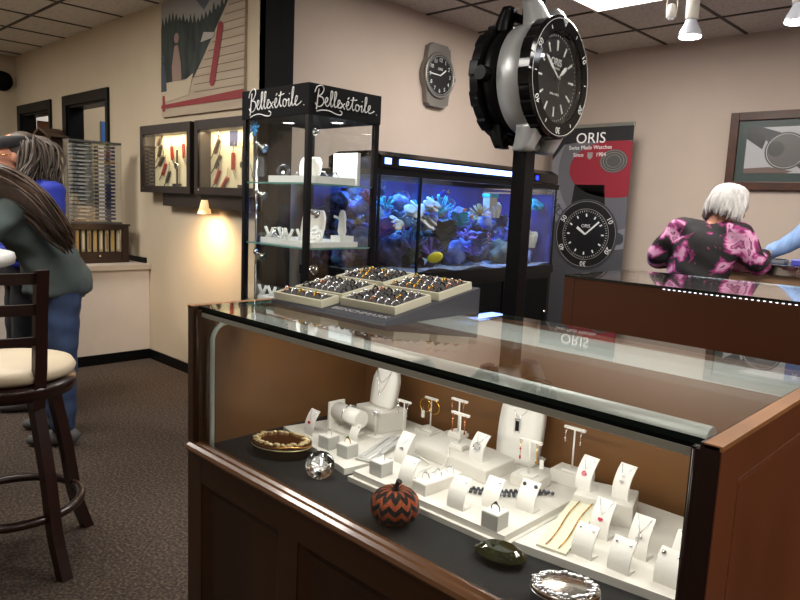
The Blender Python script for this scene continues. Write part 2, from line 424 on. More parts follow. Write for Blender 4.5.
for a in (0, 2, 4):
    mb = MB(); xa, xb = edges[a], edges[a+1]
    mb.box(xa+.022, xb-.022, Y0+.014, Y0+.03, zb+.022, zt-.022)
    q = .022
    for r0, r1 in (((xa, zb), (xb, zt)),):
        o_ = [Vector((xa, Y0+.003, zb)), Vector((xb, Y0+.003, zb)), Vector((xb, Y0+.003, zt)), Vector((xa, Y0+.003, zt))]
        i_ = [Vector((xa+q, Y0+.014, zb+q)), Vector((xb-q, Y0+.014, zb+q)), Vector((xb-q, Y0+.014, zt-q)), Vector((xa+q, Y0+.014, zt-q))]
        mb._new(o_+i_, [(k, (k+1) % 4, 4+(k+1) % 4, 4+k) for k in range(4)])
    mb.build('front_panel', M['wood'], cs)
MB().box(X0+.015, X1-.015, Y0+.02, Y1-.02, 0, .05).build('plinth', M['blackmatte'], cs)
# sill moulding: half round nose
prof = [(.0, .728), (-.010, .731), (-.013, .737), (-.010, .744), (-.003, .748), (.004, .7485), (.010, .752), (.016, .752), (.020, .746), (.020, .728)]
mb = MB(); mb.rings([[Vector((x, Y0+a, z)) for a, z in prof] for x in (X0+.012, X1-.004)], True, smooth=False)
mb.build('sill_moulding', mat('cherry_wood_sill', '5e3c20', .25, noise=.25, scale=7, stretch=(.15, 1, 1), coat=.6), cs)
# corner posts with fluted mouldings
for s_, xa in ((1, X0), (-1, X1)):
    mb = MB()
    mb.box(min(xa, xa+s_*.022), max(xa, xa+s_*.022), Y0, Y0+.05, .728, TZ, bev=.0015)
    for k, (o_, w_) in enumerate(((.022, .006), (.029, .005))):
        mb.box(min(xa+s_*o_, xa+s_*(o_+w_)), max(xa+s_*o_, xa+s_*(o_+w_)), Y0+.004+.004*k, Y0+.05, .745, TZ-.01, bev=.001)
    mb.cyl((xa+s_*.0295, Y0+.008, .745), (xa+s_*.0295, Y0+.008, TZ-.012), .003, seg=10)
    mb.build('corner_post', M['wood'] if s_ == 1 else M['darkwood'], cs)
# side panels with frame and raised field
for s_, xa, nm in ((1, X0, 'wood'), (-1, X1, 'wood_lit')):
    mb = MB(); xs = lambda a, b: (min(xa+s_*a, xa+s_*b), max(xa+s_*a, xa+s_*b))
    e = .0012
    mb.box(*xs(.006-e, .02), Y0+.05, Y1, .05, TZ-.006)
    yy0, yy1 = Y0+.066, Y1-.05
    mb.box(*xs(-e, .012), Y0+.001, yy0, .05, TZ-.0055); mb.box(*xs(-e, .012), yy1, Y1, .05, TZ-.0055)
    mb.box(*xs(-e, .012), yy0, yy1, TZ-.052, TZ-.0055); mb.box(*xs(-e, .012), yy0, yy1, .05, .13)
    mb.box(*xs(.000, .012), yy0+.008, yy1-.008, .14, TZ-.060, bev=.003)
    mb.build('side_panel', M[nm], cs)
    MB().box(*xs(-.0014, .018), Y0, Y1, TZ-.006, TZ+.0005, bev=.0008).build('side_cap', M['woodedge'], cs)
MB().box(X0+.02, X1-.02, Y1-.02, Y1, .70, TZ-.01).build('back_panel', M['woodin'], cs)
for x_ in (X0+.02, X1-.026): MB().box(x_, x_+.006, Y0+.05, Y1-.02, DK, TZ-.011).build('side_lining', M['woodin'], cs)
MB().box(X0+.026, X1-.026, Y0+.021, Y1-.02, .705, DK).build('deck', M['deck'], cs)
MB().box(X0+.02, X1-.02, Y1-.026, Y1-.02, 1.006, 1.044).build('door_track', mat('pale_track', 'dfe9e5', .45), cs)
mb = MB(); mb.mi = 0; mb.box(X0+.019, X1-.019, Y0+.014, Y1, TZ-.008, TZ)
g = mb.build('glass_top', [M['glass'], M['glassedge']], cs)
for p in g.data.polygons:
    if abs(p.normal.z) < .5: p.material_index = 1
MB().box(X0+.03, X1-.035, Y0+.018, Y0+.023, .75, TZ-.009).build('glass_front', M['glass'], cs)
MB().box(X0+.03, X1-.034, Y0+.014, Y0+.026, TZ-.0235, TZ-.0142).build('front_rail_trim', mat('pale_grey_rail', '9a9a90', .4, .2), cs)
MB().box(X0+.03, X1-.034, Y0+.016, Y0+.026, TZ-.0145, TZ-.008).build('glass_gasket', M['blackmatte'], cs)
mb = MB(); mb.cyl((X0+.10, Y0+.103, 1.0275), (X1-.045, Y0+.103, 1.0275), .0215, seg=24)
mb.build('light_tube', mat('satin_tube', 'c3ccc7', .42, .3), cs)
mb = MB(); mb.tube(crom([(-1.318, .772, .737), (-1.318, .772, .95), (-1.318, .776, 1.0), (-1.315, .80, 1.022), (-1.30, .84, 1.026), (-1.265, .846, 1.026)], 6), .0055, 10)
mb.build('light_bracket', MATS['satin_tube'], cs)
mb = MB(); mb.box(-1.25, -.30, .8655, .868, 1.018, 1.034)
mb.build('light_strip', mat('led_strip', 'ffffff', .5, emit=3, ecol='fff4e0'), cs)

# ---- goods on the case deck
def ovalbox(name, label, loc, rz, rx, ry, h, m1, mlid, filigree, n):
    t = thing(name, label, 'trinket box', loc, rz)
    MB().lathe([(0, 0), (.93, 0), (.97, .004), (.97, h*.62), (.98, h*.66)], seg=48, sx=rx, sy=ry).build('base', m1, t)
    MB().lathe([(.99, h*.66), (1.0, h*.70), (1.0, h*.84), (.985, h*.9), (.9, h*.93), (.6, h*.95), (.0, h)], seg=48, sx=rx, sy=ry).build('lid', mlid, t)
    mb = MB(); random.seed(5)
    for k in range(n):
        a = 2*PI*k/n; q = .82+.06*math.sin(k*2.4)
        mb.ell((rx*q*math.cos(a), ry*q*math.sin(a), h*.94+.0015), (.0050+.0016*(k % 3), .0040, .0028), 8, 5)
        q2 = .9
        mb.torus((rx*q2*math.cos(a+.08), ry*q2*math.sin(a+.08), h*.93+.001), .003, .0007, 10, 5)
    mb.build('floral_rim', filigree, t)
    mb = MB(); mb.tube([Vector((rx*.99*math.cos(2*PI*k/40), ry*.99*math.sin(2*PI*k/40), h*.66)) for k in range(40)], .0012, 6, close=True); mb.build('hinge_band', filigree, t)
    return t
ovalbox('trinket_box', 'oval gold trinket box with floral rimmed lid at the left end of the deck', (-1.195, .875, DK), .5, .070, .050, .036, mat('dark_gold', '8a6a44', .18, 1), mat('bronze_gold', 'a87a48', .2, 1), mat('pale_gold', 'ecd9a6', .3, .5), 26)
ovalbox('trinket_box', 'oval silver trinket box with a floral wreath lid, in front of the trays', (-.452, .838, DK), .55, .050, .038, .032, M['silver'], mat('warm_silver', 'c9beb6', .13, 1), M['silver'], 24)
def gem(mb, R, depth, table, n=16, sx=1, sy=1, mtx=None):
    rows = [(0.001, -depth, 0), (R*.55, -depth*.48, .5), (R, -.02*R, 0), (R, .03*R, 0), (R*.8, R*.2, .5), (R*table, R*.3, 0), (.0001, R*.3, 0)]
    rr = []
    for r, z, ph in rows:
        ring = [Vector((r*sx*math.cos(2*PI*(k+ph)/n), r*sy*math.sin(2*PI*(k+ph)/n), z)) for k in range(n)]
        rr.append([mtx @ p for p in ring] if mtx else ring)
    mb.rings(rr, True, smooth=False)
t = thing('glass_diamond', 'large round clear faceted glass diamond lying tipped on the black deck', 'paperweight', (-1.036, .856, DK+.0305), 0, None, (0, 0, 0))
mb = MB(); gem(mb, .030, .034, .56, 16, mtx=RZ(.75) @ RX(.95)); mb.build('crystal', mat('crystal', 'f5f8fa', .0, trans=1, ior=1.55), t)
t.location.z = DK+.0265
t = thing('glass_gem', 'oval olive green faceted glass gem lying flat on the black deck', 'paperweight', (-.588, .868, DK+.012))
mb = MB(); gem(mb, .045, .013, .6, 20, 1, .70, mtx=RZ(.2)); mb.build('crystal', mat('smoky_crystal', '33351c', .02, trans=.6, ior=1.5, spec=.8), t)
# glitter pumpkin
def pumpkin():
    t = thing('glitter_pumpkin', 'small black and orange glitter pumpkin with zigzag stripes on the deck', 'pumpkin', (-.792, .829, DK))
    m = bpy.data.materials.new('glitter_zigzag'); m.use_nodes = True; nt = m.node_tree; b = nt.nodes['Principled BSDF']; N = nt.nodes.new; L = nt.links.new
    tc = N('ShaderNodeTexCoord'); sx = N('ShaderNodeSeparateXYZ'); L(tc.outputs['Object'], sx.inputs[0])
    at = N('ShaderNodeMath'); at.operation = 'ARCTAN2'; L(sx.outputs['Y'], at.inputs[0]); L(sx.outputs['X'], at.inputs[1])
    mu = N('ShaderNodeMath'); mu.operation = 'MULTIPLY'; mu.inputs[1].default_value = 12/(2*PI); L(at.outputs[0], mu.inputs[0])
    pp = N('ShaderNodeMath'); pp.operation = 'PINGPONG'; pp.inputs[1].default_value = .5; L(mu.outputs[0], pp.inputs[0])
    ad = N('ShaderNodeMath'); ad.operation = 'MULTIPLY_ADD'; ad.inputs[1].default_value = .022; L(pp.outputs[0], ad.inputs[0]); L(sx.outputs['Z'], ad.inputs[2])
    m2 = N('ShaderNodeMath'); m2.operation = 'MULTIPLY'; m2.inputs[1].default_value = 50; L(ad.outputs[0], m2.inputs[0])
    fr = N('ShaderNodeMath'); fr.operation = 'FRACT'; L(m2.outputs[0], fr.inputs[0])
    gt = N('ShaderNodeMath'); gt.operation = 'GREATER_THAN'; gt.inputs[1].default_value = .52; L(fr.outputs[0], gt.inputs[0])
    vo = N('ShaderNodeTexVoronoi'); vo.inputs['Scale'].default_value = 700; L(tc.outputs['Object'], vo.inputs['Vector'])
    mx = N('ShaderNodeMix'); mx.data_type = 'RGBA'; L(gt.outputs[0], mx.inputs[0]); mx.inputs[6].default_value = lin('12100f'); mx.inputs[7].default_value = lin('c05a26')
    m3 = N('ShaderNodeMix'); m3.data_type = 'RGBA'; m3.blend_type = 'MULTIPLY'; m3.inputs[0].default_value = .6; L(mx.outputs[2], m3.inputs[6]); L(vo.outputs['Color'], m3.inputs[7])
    L(m3.outputs[2], b.inputs['Base Color']); b.inputs['Metallic'].default_value = .5; b.inputs['Roughness'].default_value = .35
    bp = N('ShaderNodeBump'); bp.inputs['Strength'].default_value = 1; bp.inputs['Distance'].default_value = .002; L(vo.outputs['Distance'], bp.inputs['Height']); L(bp.outputs[0], b.inputs['Normal'])
    rings = []
    for i in range(15):
        a = PI*i/14; ring = []
        for k in range(64):
            th = 2*PI*k/64; rib = 1-.075*(1-abs(math.sin(th*4)))**2
            r = .045*math.sin(a)**.8*rib if 0 < i < 14 else .001
            ring.append(Vector((r*math.cos(th), r*math.sin(th), .034-.034*math.cos(a)-(.008 if i > 12 else 0)*(1 if i == 14 else .3))))
        rings.append(ring)
    MB().rings(rings, True).build('gourd', m, t)
    mb = MB(); mb.tube(crom([(0, 0, .056), (.001, 0, .068), (.004, .001, .076), (.007, .002, .081)], 4), [.009, .0085, .008, .0065, .0055, .0048, .0044, .0044, .0046, .005, .0056, .006, .006], 10)
    mb.build('stem', mat('glitter_black', '17130f', .5, .3, bump=.8, scale=300), t)
pumpkin()

# ---- velvet trays and risers
def slab(name, label, poly, z0, z1, m, step=False):
    t = thing(name, label, 'display tray'); cx = sum(p[0] for p in poly)/len(poly); cy = sum(p[1] for p in poly)/len(poly); t.location = (cx, cy, z0)
    loc = [(x-cx, y-cy) for x, y in poly]; zz = z1-z0
    if step:
        MB().prism([(x*1.0, y*1.0) for x, y in loc], 0, zz*.45).build('plinth', m, t)
        MB().prism([(x*.965, y*.955) for x, y in loc], zz*.45, zz).build('tray_top', m, t)
    else: MB().prism(loc, 0, zz).build('tray_top', m, t)
    return t
slab('display_tray', 'left white display tray holding the rolled bracelet cushion', [(-1.308, .962), (-1.012, .902), (-.985, 1.07), (-.985, 1.235), (-1.25, 1.245)], DK, .75, M['linen'])
slab('display_tray', 'middle white display tray with a stepped front edge', [(-.985, .888), (-.60, .897), (-.60, 1.235), (-.978, 1.235)], DK, .758, M['linen'], True)
slab('display_tray', 'right white display tray holding the gold chain ramp', [(-.594, .915), (-.275, .958), (-.275, 1.235), (-.594, 1.235)], DK, .75, M['linen'])
def block(label, pts, z0, z1, m='linen'):
    cx = sum(p[0] for p in pts)/len(pts); cy = sum(p[1] for p in pts)/len(pts)
    t = thing('display_riser', label, 'display block', (cx, cy, z0))
    mb = MB(); mb.prism([(x-cx, y-cy) for x, y in pts], 0, z1-z0)
    bmesh.ops.bevel(mb.bm, geom=mb.bm.edges[:], offset=.0012, segments=2, affect='EDGES')
    mb.build('block', M[m], t)
def rblock(label, cx, cy, sx, sy, z0, z1, rz=0, m='linen'):
    c, s = math.cos(rz), math.sin(rz)
    block(label, [(cx+c*a-s*b, cy+s*a+c*b) for a, b in ((-sx/2, -sy/2), (sx/2, -sy/2), (sx/2, sy/2), (-sx/2, sy/2))], z0, z1, m)
rblock('tall white block under the necklace neck form', -1.165, 1.155, .10, .085, .75, .80, -.15)
rblock('low white block behind the hoop earring stand', -1.048, 1.205, .06, .045, .75, .762, -.15)
rblock('small low white block carrying the hoop earring stand', -1.135, 1.222, .045, .03, .75, .77, -.15) if 0 else None
block('wide white riser in the middle carrying the round disc pendant', [(-.965, 1.065), (-.758, 1.050), (-.762, 1.155), (-.972, 1.185)], .758, .785)
rblock('small white block under the front earring stand of the middle riser', -.877, 1.110, .038, .03, .785, .792, .05)
rblock('small white block at the back of the middle riser', -.928, 1.168, .04, .03, .785, .794, .05)
rblock('white block under the gold drop earrings', -.700, 1.120, .062, .055, .758, .780, .1)
rblock('low white step behind the dark bead strands', -.645, 1.165, .085, .085, .7585, .790, .1) if 0 else None
rblock('white step at the back beside the seam of the trays', -.650, 1.195, .075, .05, .758, .785, .05)
rblock('white riser on the right tray carrying two heart pendant ramps', -.545, 1.135, .105, .085, .75, .790, .32)
rblock('tall white block at the right end of the case', -.345, 1.185, .12, .09, .75, .80, .2)

def ramp(label, x, y, z, w_, h_, rz, m='linen2', cat='pendant stand', name='pendant_stand', back=.4):
    """curved card standing on a foot: leans back, bows forward"""
    rz -= .42; t = thing(name, label, cat, (x, y, z), rz)
    mb = MB(); n = 10; fr = []; bk = []
    for k in range(n+1):
        q = k/n; yy = h_*back*(q**2.0)-.003*math.sin(PI*q); zz = h_*q*(1-.06*q)
        fr.append((yy, zz))
    poly = fr+[(fr[-1][0]+.0025, fr[-1][1]-.0005)]+[(a+.003, b) for a, b in reversed(fr[1:-1])]+[(fr[0][0]+h_*.42, 0.0022), (fr[0][0]+h_*.42, 0)]
    # front sheet + foot as one bent strip of card
    mb.rings([[Vector((xx, a, b)) for a, b in poly] for xx in (-w_/2, w_/2)], True, smooth=False)
    mb.build('card', M[m], t); t['h'] = 0
    del t['h']
    return t
def surf(h_, q, back=.4):   # point on the ramp's front face
    return h_*back*(q**2.0)-.003*math.sin(PI*q)-.0006, h_*q*(1-.06*q)
def pendant(label, x, y, z, w_, h_, rz, metal, charm, ccol=None, back=.4):
    rz -= .42; t = thing('pendant_necklace', label, 'necklace', (x, y, z), rz)
    mb = MB(); L_ = []; 
    for k in range(9):
        q = .98-.42*math.sin(PI*k/8)**.8 if 0 else None
    qa = [.985, .86, .74, .63]
    for s_ in (-1, 1):
        pts = []
        for i, q in enumerate(qa):
            yy, zz = surf(h_, q, back); pts.append((s_*w_*.36*(1-i/3), yy-.0006, zz))
        mb.tube(pts, .0004, 5)
    mb.build('chain', M[metal], t)
    yy, zz = surf(h_, .52, back); mb = MB()
    cm = M[metal] if ccol is None else ccol
    F = T(0, yy-.0012, zz)
    if charm == 'heart':
        pts = [(.0042*1.05*math.sin(a)**3, .0042*(13*math.cos(a)-5*math.cos(2*a)-2*math.cos(3*a)-math.cos(4*a))/16) for a in [2*PI*k/20 for k in range(20)]]
        mb.prism(pts, -.001, .001, F @ RX(PI/2))
    elif charm == 'open':
        mb.torus((0, yy-.0015, zz), .0042, .0009, 18, 6, RX(PI/2-.35)); mb.ell((0, yy-.0015, zz), .0016, 8, 6)
    elif charm == 'disc':
        mb.cyl((0, yy-.002, zz), (0, yy, zz), .0095, seg=24); mb.torus((0, yy-.0022, zz), .009, .0009, 24, 6, RX(PI/2-.35))
    elif charm == 'cross':
        mb.box(-.001, .001, yy-.002, yy, zz-.011, zz+.008); mb.box(-.0045, .0045, yy-.002, yy, zz-.001, zz+.001); mb.torus((0, yy-.001, zz-.012), .0025, .0006, 12, 5, RX(PI/2)); mb.ell((.0035, yy-.002, zz+.004), .0015, 8, 5); mb.ell((-.0035, yy-.002, zz-.005), .0015, 8, 5)
    elif charm == 'letter':
        mb.tube([(-.003, yy-.001, zz-.009), (-.003, yy-.001, zz+.004), (.003, yy-.001, zz-.009), (.003, yy-.001, zz+.006)], .0010, 6); mb.torus((0, yy-.001, zz-.004), .0055, .0006, 16, 5, RX(PI/2))
    mb.build('charm', cm, t)
def studs(label, x, y, z, w_, h_, rz, m='silver', r=.0022, back=.4, q=.88):
    rz -= .42; t = thing('stud_earrings', label, 'earrings', (x, y, z), rz)
    yy, zz = surf(h_, q, back)
    for s_ in (-1, 1):
        MB().ell((s_*w_*.32, yy-.0012, zz), r, 10, 6).build('stud', M[m], t)
M['redgem'] = mat('red_stone', 'b3141c', .1, spec=.8)
M['pinkgem'] = mat('pink_stone', 'd0355a', .1, spec=.8)
M['darkpearl'] = mat('dark_pearl', '50525a', .18, .55)
M['pearl'] = mat('white_pearl', 'e0ddd6', .25, coat=.5)
VA = .62   # cards turned towards the aisle
def st(label_s, label_j, charm, x, y, z, w_, h_, rz, metal='silver', ccol=None, back=.4):
    ramp(label_s, x, y, z, w_, h_, rz, back=back); pendant(label_j, x, y, z, w_, h_, rz, metal, charm, ccol, back)
st('white ramp of the red heart pendant at the left end of the left tray', 'red heart pendant on the white ramp at the left end of the trays', 'heart', -1.222, .972, .75, .034, .062, -.55+.9, 'silver', M['redgem'], .3)
st('white ramp holding the letter shaped pendant on the middle tray', 'silver letter shaped pendant on its ramp behind the front earring card', 'letter', -.945, .999, .758, .034, .066, .45)
st('white ramp of the round disc pendant on the middle riser', 'white round disc pendant on the middle riser', 'disc', -.812, 1.085, .785, .036, .055, .35)
st('left of two white ramps standing on the right riser', 'small pink ringed pendant on the riser of the right tray', 'open', -.582, 1.112, .79, .032, .062, .35, 'silver', M['pinkgem'])
st('right of two white ramps standing on the right riser', 'small silver heart pendant on the right riser', 'heart', -.517, 1.130, .79, .032, .062, .35)
st('white ramp with the red cluster pendant on the right tray', 'red cluster pendant hanging on the right tray', 'heart', -.505, 1.035, .75, .034, .066, .45, 'silver', M['pinkgem'])
st('white ramp with the cross pendant on the right tray', 'silver cross shaped pendant on the right tray', 'cross', -.430, 1.020, .75, .034, .068, .45)
st('white ramp half hidden behind the right corner post', 'silver rope pendant half hidden behind the right corner post', 'open', -.355, 1.012, .75, .038, .070, .45)
for (lab, x, y, z, w_, h_, rz, m_, r_) in (
    ('white earring card leaning just behind the gold ring box of the left tray', -1.128, 1.03, .75, .026, .038, .5, 'gold', .0016),
    ('front earring card of the middle tray by the striped pumpkin', -.853, .918, .758, .034, .058, .5, 'silver', .0014),
    ('earring card right of the three ring box', -.728, .920, .758, .036, .058, .5, 'silver', .0015),
    ('earring card before the left end of the dark bead strands', -.688, .970, .758, .034, .056, .5, 'silver', .0016),
    ('earring card with dark pearl studs before the bead strands', -.638, 1.010, .758, .036, .055, .5, 'darkpearl', .0038),
    ('left of the three front earring cards on the right tray', -.492, .955, .75, .036, .052, .42, 'silver', .0018),
    ('middle of the three front earring cards on the right tray', -.430, .957, .75, .036, .052, .42, 'silver', .0022),
    ('front earring card closest to the right corner post', -.362, .975, .75, .038, .054, .42, 'silver', .0038)):
    ramp(lab, x, y, z, w_, h_, rz, cat='earring card', name='earring_card')
    studs('stud earrings on the '+lab.replace('white ', '').replace('next to', 'beside').replace('closest to', 'near').replace('leaning just behind', 'behind'), x, y, z, w_, h_, rz, m_, r_)

def ringbox(label, x, y, z, s=.034, h_=.028, rz=.03, n=1, L_=None):
    t = thing('ring_box', label, 'ring stand', (x, y, z), rz)
    L_ = L_ or s
    mb = MB(); mb.box(-s/2, s/2, -L_/2, L_/2, 0, h_, bev=.0012); mb.build('block', M['linengrey'] if n == 1 else M['linen'], t)
    mb = MB(); mb.box(-s/2+.0015, s/2-.0015, -L_/2+.0015, L_/2-.0015, h_, h_+.0012); 
    mb.build('slot_pad', M['linen2'], t)
RINGSETS = {}
def ringmesh(kind):
    if kind in RINGSETS: return RINGSETS[kind]
    metal, stone = {'silver': ('silver', 'crystalw'), 'gold': ('gold', 'greengem'), 'rose': ('rosegold', 'crystalw'), 'dark': ('darkmetal', 'darkmetal'), 'band': ('silver', 'silver'), 'goldband': ('gold', 'gold')}[kind]
    RINGSETS[kind] = (M[metal], M[stone]); return RINGSETS[kind]
M['crystalw'] = mat('clear_stone', 'e8eef2', .05, .6); M['greengem'] = mat('green_stone', '6d8a2c', .1, .2); M['darkmetal'] = mat('dark_steel', '4a4745', .25, .9)
def ring(label, x, y, z, kind, rz=.03, R=.0088, group=None):
    t = thing('ring', label, 'ring', (x, y, z), rz, group)
    m1, m2 = ringmesh(kind)
    MB().torus((0, 0, 0), R, .0011, 20, 6, RX(PI/2)).build('band', m1, t)
    mb = MB(); mb.ell((0, 0, R+.0022), (.0028, .0026, .0022), 8, 5)
    for k in (-1, 1): mb.ell((k*.0032, 0, R+.0006), .0013, 6, 4)
    mb.build('setting', m2, t); return t
for lab, x, y, z, kd, rl in (
    ('left white ring box on the front edge of the left tray', -1.130, .958, .75, 'silver', 'silver ring on the left box of the left tray'),
    ('right white ring box on the left tray holding a green stone ring', -1.064, .955, .75, 'gold', 'gold ring with green stone on the left tray'),
    ('white ring box on the left corner of the middle tray', -.930, .928, .758, 'silver', 'silver ring on the box at the left corner of the middle tray'),
    ('lone ring box on the front edge of the middle tray beside the green gem', -.640, .921, .758, 'dark', 'dark V shaped ring on the lone box beside the green gem')):
    ringbox(lab, x, y, z); ring(rl, x, y, z+.032, kd)
t = thing('ring_box', 'long white box holding three silver rings in a row', 'ring stand', (-.812, .968, .758), -.05)
MB().box(-.0175, .0175, -.052, .052, 0, .022, bev=.0012).build('block', M['linen'], t)
MB().box(-.0160, .0160, -.050, .050, .022, .0232).build('slot_pad', M['linen2'], t)
for k, wd in enumerate(('nearest the front edge', 'in the middle', 'at the back')):
    ring('silver ring %s of the three ring box' % wd, -.812+.030*(k-1)*.2, .968+.030*(k-1)*.98, .785, 'silver', .03)

def tstand(label, x, y, z, h_, w_, rz=.2, base=.012, name='earring_stand'):
    t = thing(name, label, 'earring stand', (x, y, z), rz)
    MB().box(-.016, .016, -.012, .012, 0, .004, bev=.001).build('base', M['linen2'], t)
    MB().cyl((0, 0, .004), (0, 0, h_-.003), .0018, seg=8).build('post', M['linen2'], t)
    mb = MB(); mb.box(-w_/2, w_/2, -.0035, .0035, h_-.005, h_, bev=.0008); mb.build('crossbar', M['linen2'], t)
def drops(label, x, y, z, h_, w_, rz, kind, L_=.02, hoop=0):
    t = thing('drop_earrings', label, 'earrings', (x, y, z), rz)
    for s_ in (-1, 1):
        mb = MB(); cx = s_*w_*.36
        if hoop: mb.torus((s_*hoop*.82, -.0055, h_-.004-hoop), hoop, .0011, 28, 6, RX(PI/2)); mb.build('hoop', M[kind], t); continue
        mb.torus((cx, -.0052, h_-.006), .003, .0006, 12, 5, RX(PI/2)); mb.cyl((cx, -.0058, h_-.009), (cx, -.0058, h_-.009-L_), .0007, seg=6)
        e = mb.build('drop', M[kind], t)
        b2 = MB(); b2.ell((cx, -.0058, h_-.010-L_), (.0021, .0021, .0045), 8, 6)
        if L_ > .018: b2.ell((cx, -.0058, h_-.010-L_*.4), .0022, 8, 6)
        b2.build('bead', M['redgem'] if kind == 'gold' and s_ < 0 else M[kind], e)
for lab, l2, x, y, z, h_, w_, kd, L_, hp in (
    ('low earring stand in front of the white block, left of the hoops', 'silver hoop earrings on the low stand by the white block', -1.112, 1.085, .75, .070, .042, 'silver', 0, .006),
    ('tall earring stand behind the low one, left of the hoops', 'long silver bar earrings on the tall stand', -1.068, 1.135, .75, .092, .040, 'silver', .022, 0),
    ('earring stand carrying the large gold hoops', 'large thin gold hoop earrings', -1.040, 1.200, .762, .082, .038, 'gold', 0, .0165),
    ('rear of the two crossed earring stands on the middle riser', 'pink and silver drop earrings on the rear crossed stand', -.928, 1.168, .794, .078, .044, 'rosegold', .02, 0),
    ('front of the two crossed earring stands on the middle riser', 'red tipped drop earrings on the front crossed stand', -.877, 1.110, .792, .072, .046, 'rosegold', .03, 0),
    ('earring stand on a block in front of the tall necklace board', 'gold drop earrings with a red bead in front of the tall board', -.700, 1.112, .780, .074, .052, 'gold', .030, 0),
    ('earring stand against the brown back, right of the tall board', 'silver drop earrings against the brown back panel', -.650, 1.192, .785, .090, .046, 'silver', .018, 0)):
    tstand(lab, x, y, z, h_, w_, .02); drops(l2, x, y, z, h_, w_, .02, kd, L_, hp)
def tagcard(label, x, y, z, rz=.35, m='linen2'):
    t = thing('price_tag', label, 'price tag', (x, y, z), rz)
    mb = MB(); mb.box(-.004, .004, 0, .0006, 0, .018); mb.build('card', M[m], t)
    mb = MB(); mb.tube([(0, 0, .018), (.001, 0, .026)], .0003, 4); mb.build('string', M['linen2'], t)
tagcard('white price tag hanging from the gold hoops', -1.055, 1.188, .793)
tagcard('white price tag hanging beside the gold drop earrings', -.672, 1.112, .802)
# bracelet cushion
t = thing('bracelet_cushion', 'white rolled bracelet cushion on an upright stand in the left tray', 'bracelet display', (-1.178, 1.058, .75), -.04)
MB().box(-.052, -.044, -.024, .024, 0, .068, bev=.002).build('upright', M['linen'], t)
MB().box(-.052, .03, -.024, .024, 0, .006, bev=.001).build('foot', M['linen'], t)
mb = MB(); mb.cyl((-.044, 0, .044), (.048, 0, .044), .021, seg=32); mb.build('roll', M['linen2'], t)
t = thing('bangle', 'thin silver bangle around the white rolled cushion', 'bracelet', (-1.172, 1.056, .794), -.04)
MB().torus((0, 0, 0), .0255, .0012, 36, 6, RY(PI/2)).build('band', M['silver'], t)
# necklace neck form on block
def neckform(label, x, y, z, w_, h_, rz, lean=.25, m='linen2'):
    t = thing('necklace_form', label, 'necklace form', (x, y, z), rz)
    rings = []
    for k in range(13):
        q = k/12; ww = w_*(.46+.06*math.sin(PI*q) if q < .8 else .46*(1-((q-.8)/.2)**2*.28)); yy = h_*lean*q
        rings.append([Vector((ww*s_*(1 if j else 1), yy+d, h_*q)) for j, (s_, d) in enumerate(((-1, 0), (-.5, -.004), (0, -.006), (.5, -.004), (1, 0), (1, .022), (0, .024), (-1, .022)))])
    MB().rings(rings, True).build('form', M[m], t)
    MB().box(-w_*.4, w_*.4, 0, h_*.45, 0, .004).build('foot', M[m], t)
def neckchain(label, x, y, z, w_, h_, rz, lean, metal, drop, charm=None):
    t = thing('necklace', label, 'necklace', (x, y, z), rz)
    for dq in drop:
        pts = []
        for k in range(17):
            a = k/16*2-1; q = dq+(1-dq)*abs(a)**1.5; pts.append((w_*.34*a, h_*lean*q-.0072+.003*abs(a), h_*q))
        MB().tube(pts, .0006, 5).build('chain', M[metal], t)
    if charm == 'bar':
        q = drop[0]; yy = h_*lean*q-.009
        e = MB().box(-.007, .007, yy-.002, yy+.001, h_*q-.034, h_*q-.002, bev=.001).build('pendant', M['silver'], t)
        MB().box(-.0042, .0042, yy-.0027, yy-.001, h_*q-.029, h_*q-.007).build('inlay', M['black'], e)
    elif charm:
        MB().ell((0, h_*lean*drop[-1]-.009, h_*drop[-1]-.003), .0022, 8, 6).build('pendant', M[metal], t)
neckform('white neck form on the tall block at the back of the left tray', -1.168, 1.150, .80, .075, .092, .0, .2)
neckchain('two fine silver chains with a small drop on the white neck form', -1.168, 1.150, .80, .075, .092, .0, .2, 'silver', (.66, .38), 'drop')
neckform('tall white necklace board standing against the brown back', -.792, 1.195, .758, .100, .150, .02, .16)
neckchain('silver chain with a rectangular black pendant on the tall board', -.792, 1.195, .758, .100, .150, .02, .16, 'silver', (.66,), 'bar')
neckform('rounded white neck form at the right end of the case', -.345, 1.175, .80, .105, .13, .4, .2)
# bracelet ramps
def wedge(label, cx, cy, z, L_, W_, h_, rz, m='linen2'):
    t = thing('bracelet_ramp', label, 'bracelet ramp', (cx, cy, z), rz)
    MB().rings([[Vector((xx, -L_/2, 0)), Vector((xx, L_/2, 0)), Vector((xx, L_/2, h_)), Vector((xx, -L_/2, .004))] for xx in (-W_/2, W_/2)], True, smooth=False).build('slope', M[m], t)
    return t
def chainline(label, cx, cy, z, L_, h_, rz, xoff, metal, r=.0014, wav=.002):
    t = thing('bracelet', label, 'bracelet', (cx, cy, z), rz)
    mb = MB(); n = 46
    for k in range(n):
        q = k/(n-1); yy = -L_*.46+L_*.92*q; zz = .004+(h_-.004)*(q*.92+.04)+.0018
        mb.ell((xoff+wav*math.sin(q*7), yy, zz), (r*1.0, L_*.92/n*.62, r*.8), 6, 4)
    mb.build('links', M[metal], t)
wedge('long white ramp holding two gold chain bracelets on the right tray', -.548, 1.015, .7505, .165, .052, .03, .16, 'cream')
chainline('left gold chain bracelet on the long cream ramp', -.548, 1.015, .7505, .165, .03, .16, -.011, 'gold')
chainline('right gold chain bracelet on the long cream ramp', -.548, 1.015, .7505, .165, .03, .16, .011, 'gold')
wedge('low white ramp holding two silver bracelets in the left tray', -1.035, 1.030, .7505, .15, .040, .014, .28, 'linengrey')
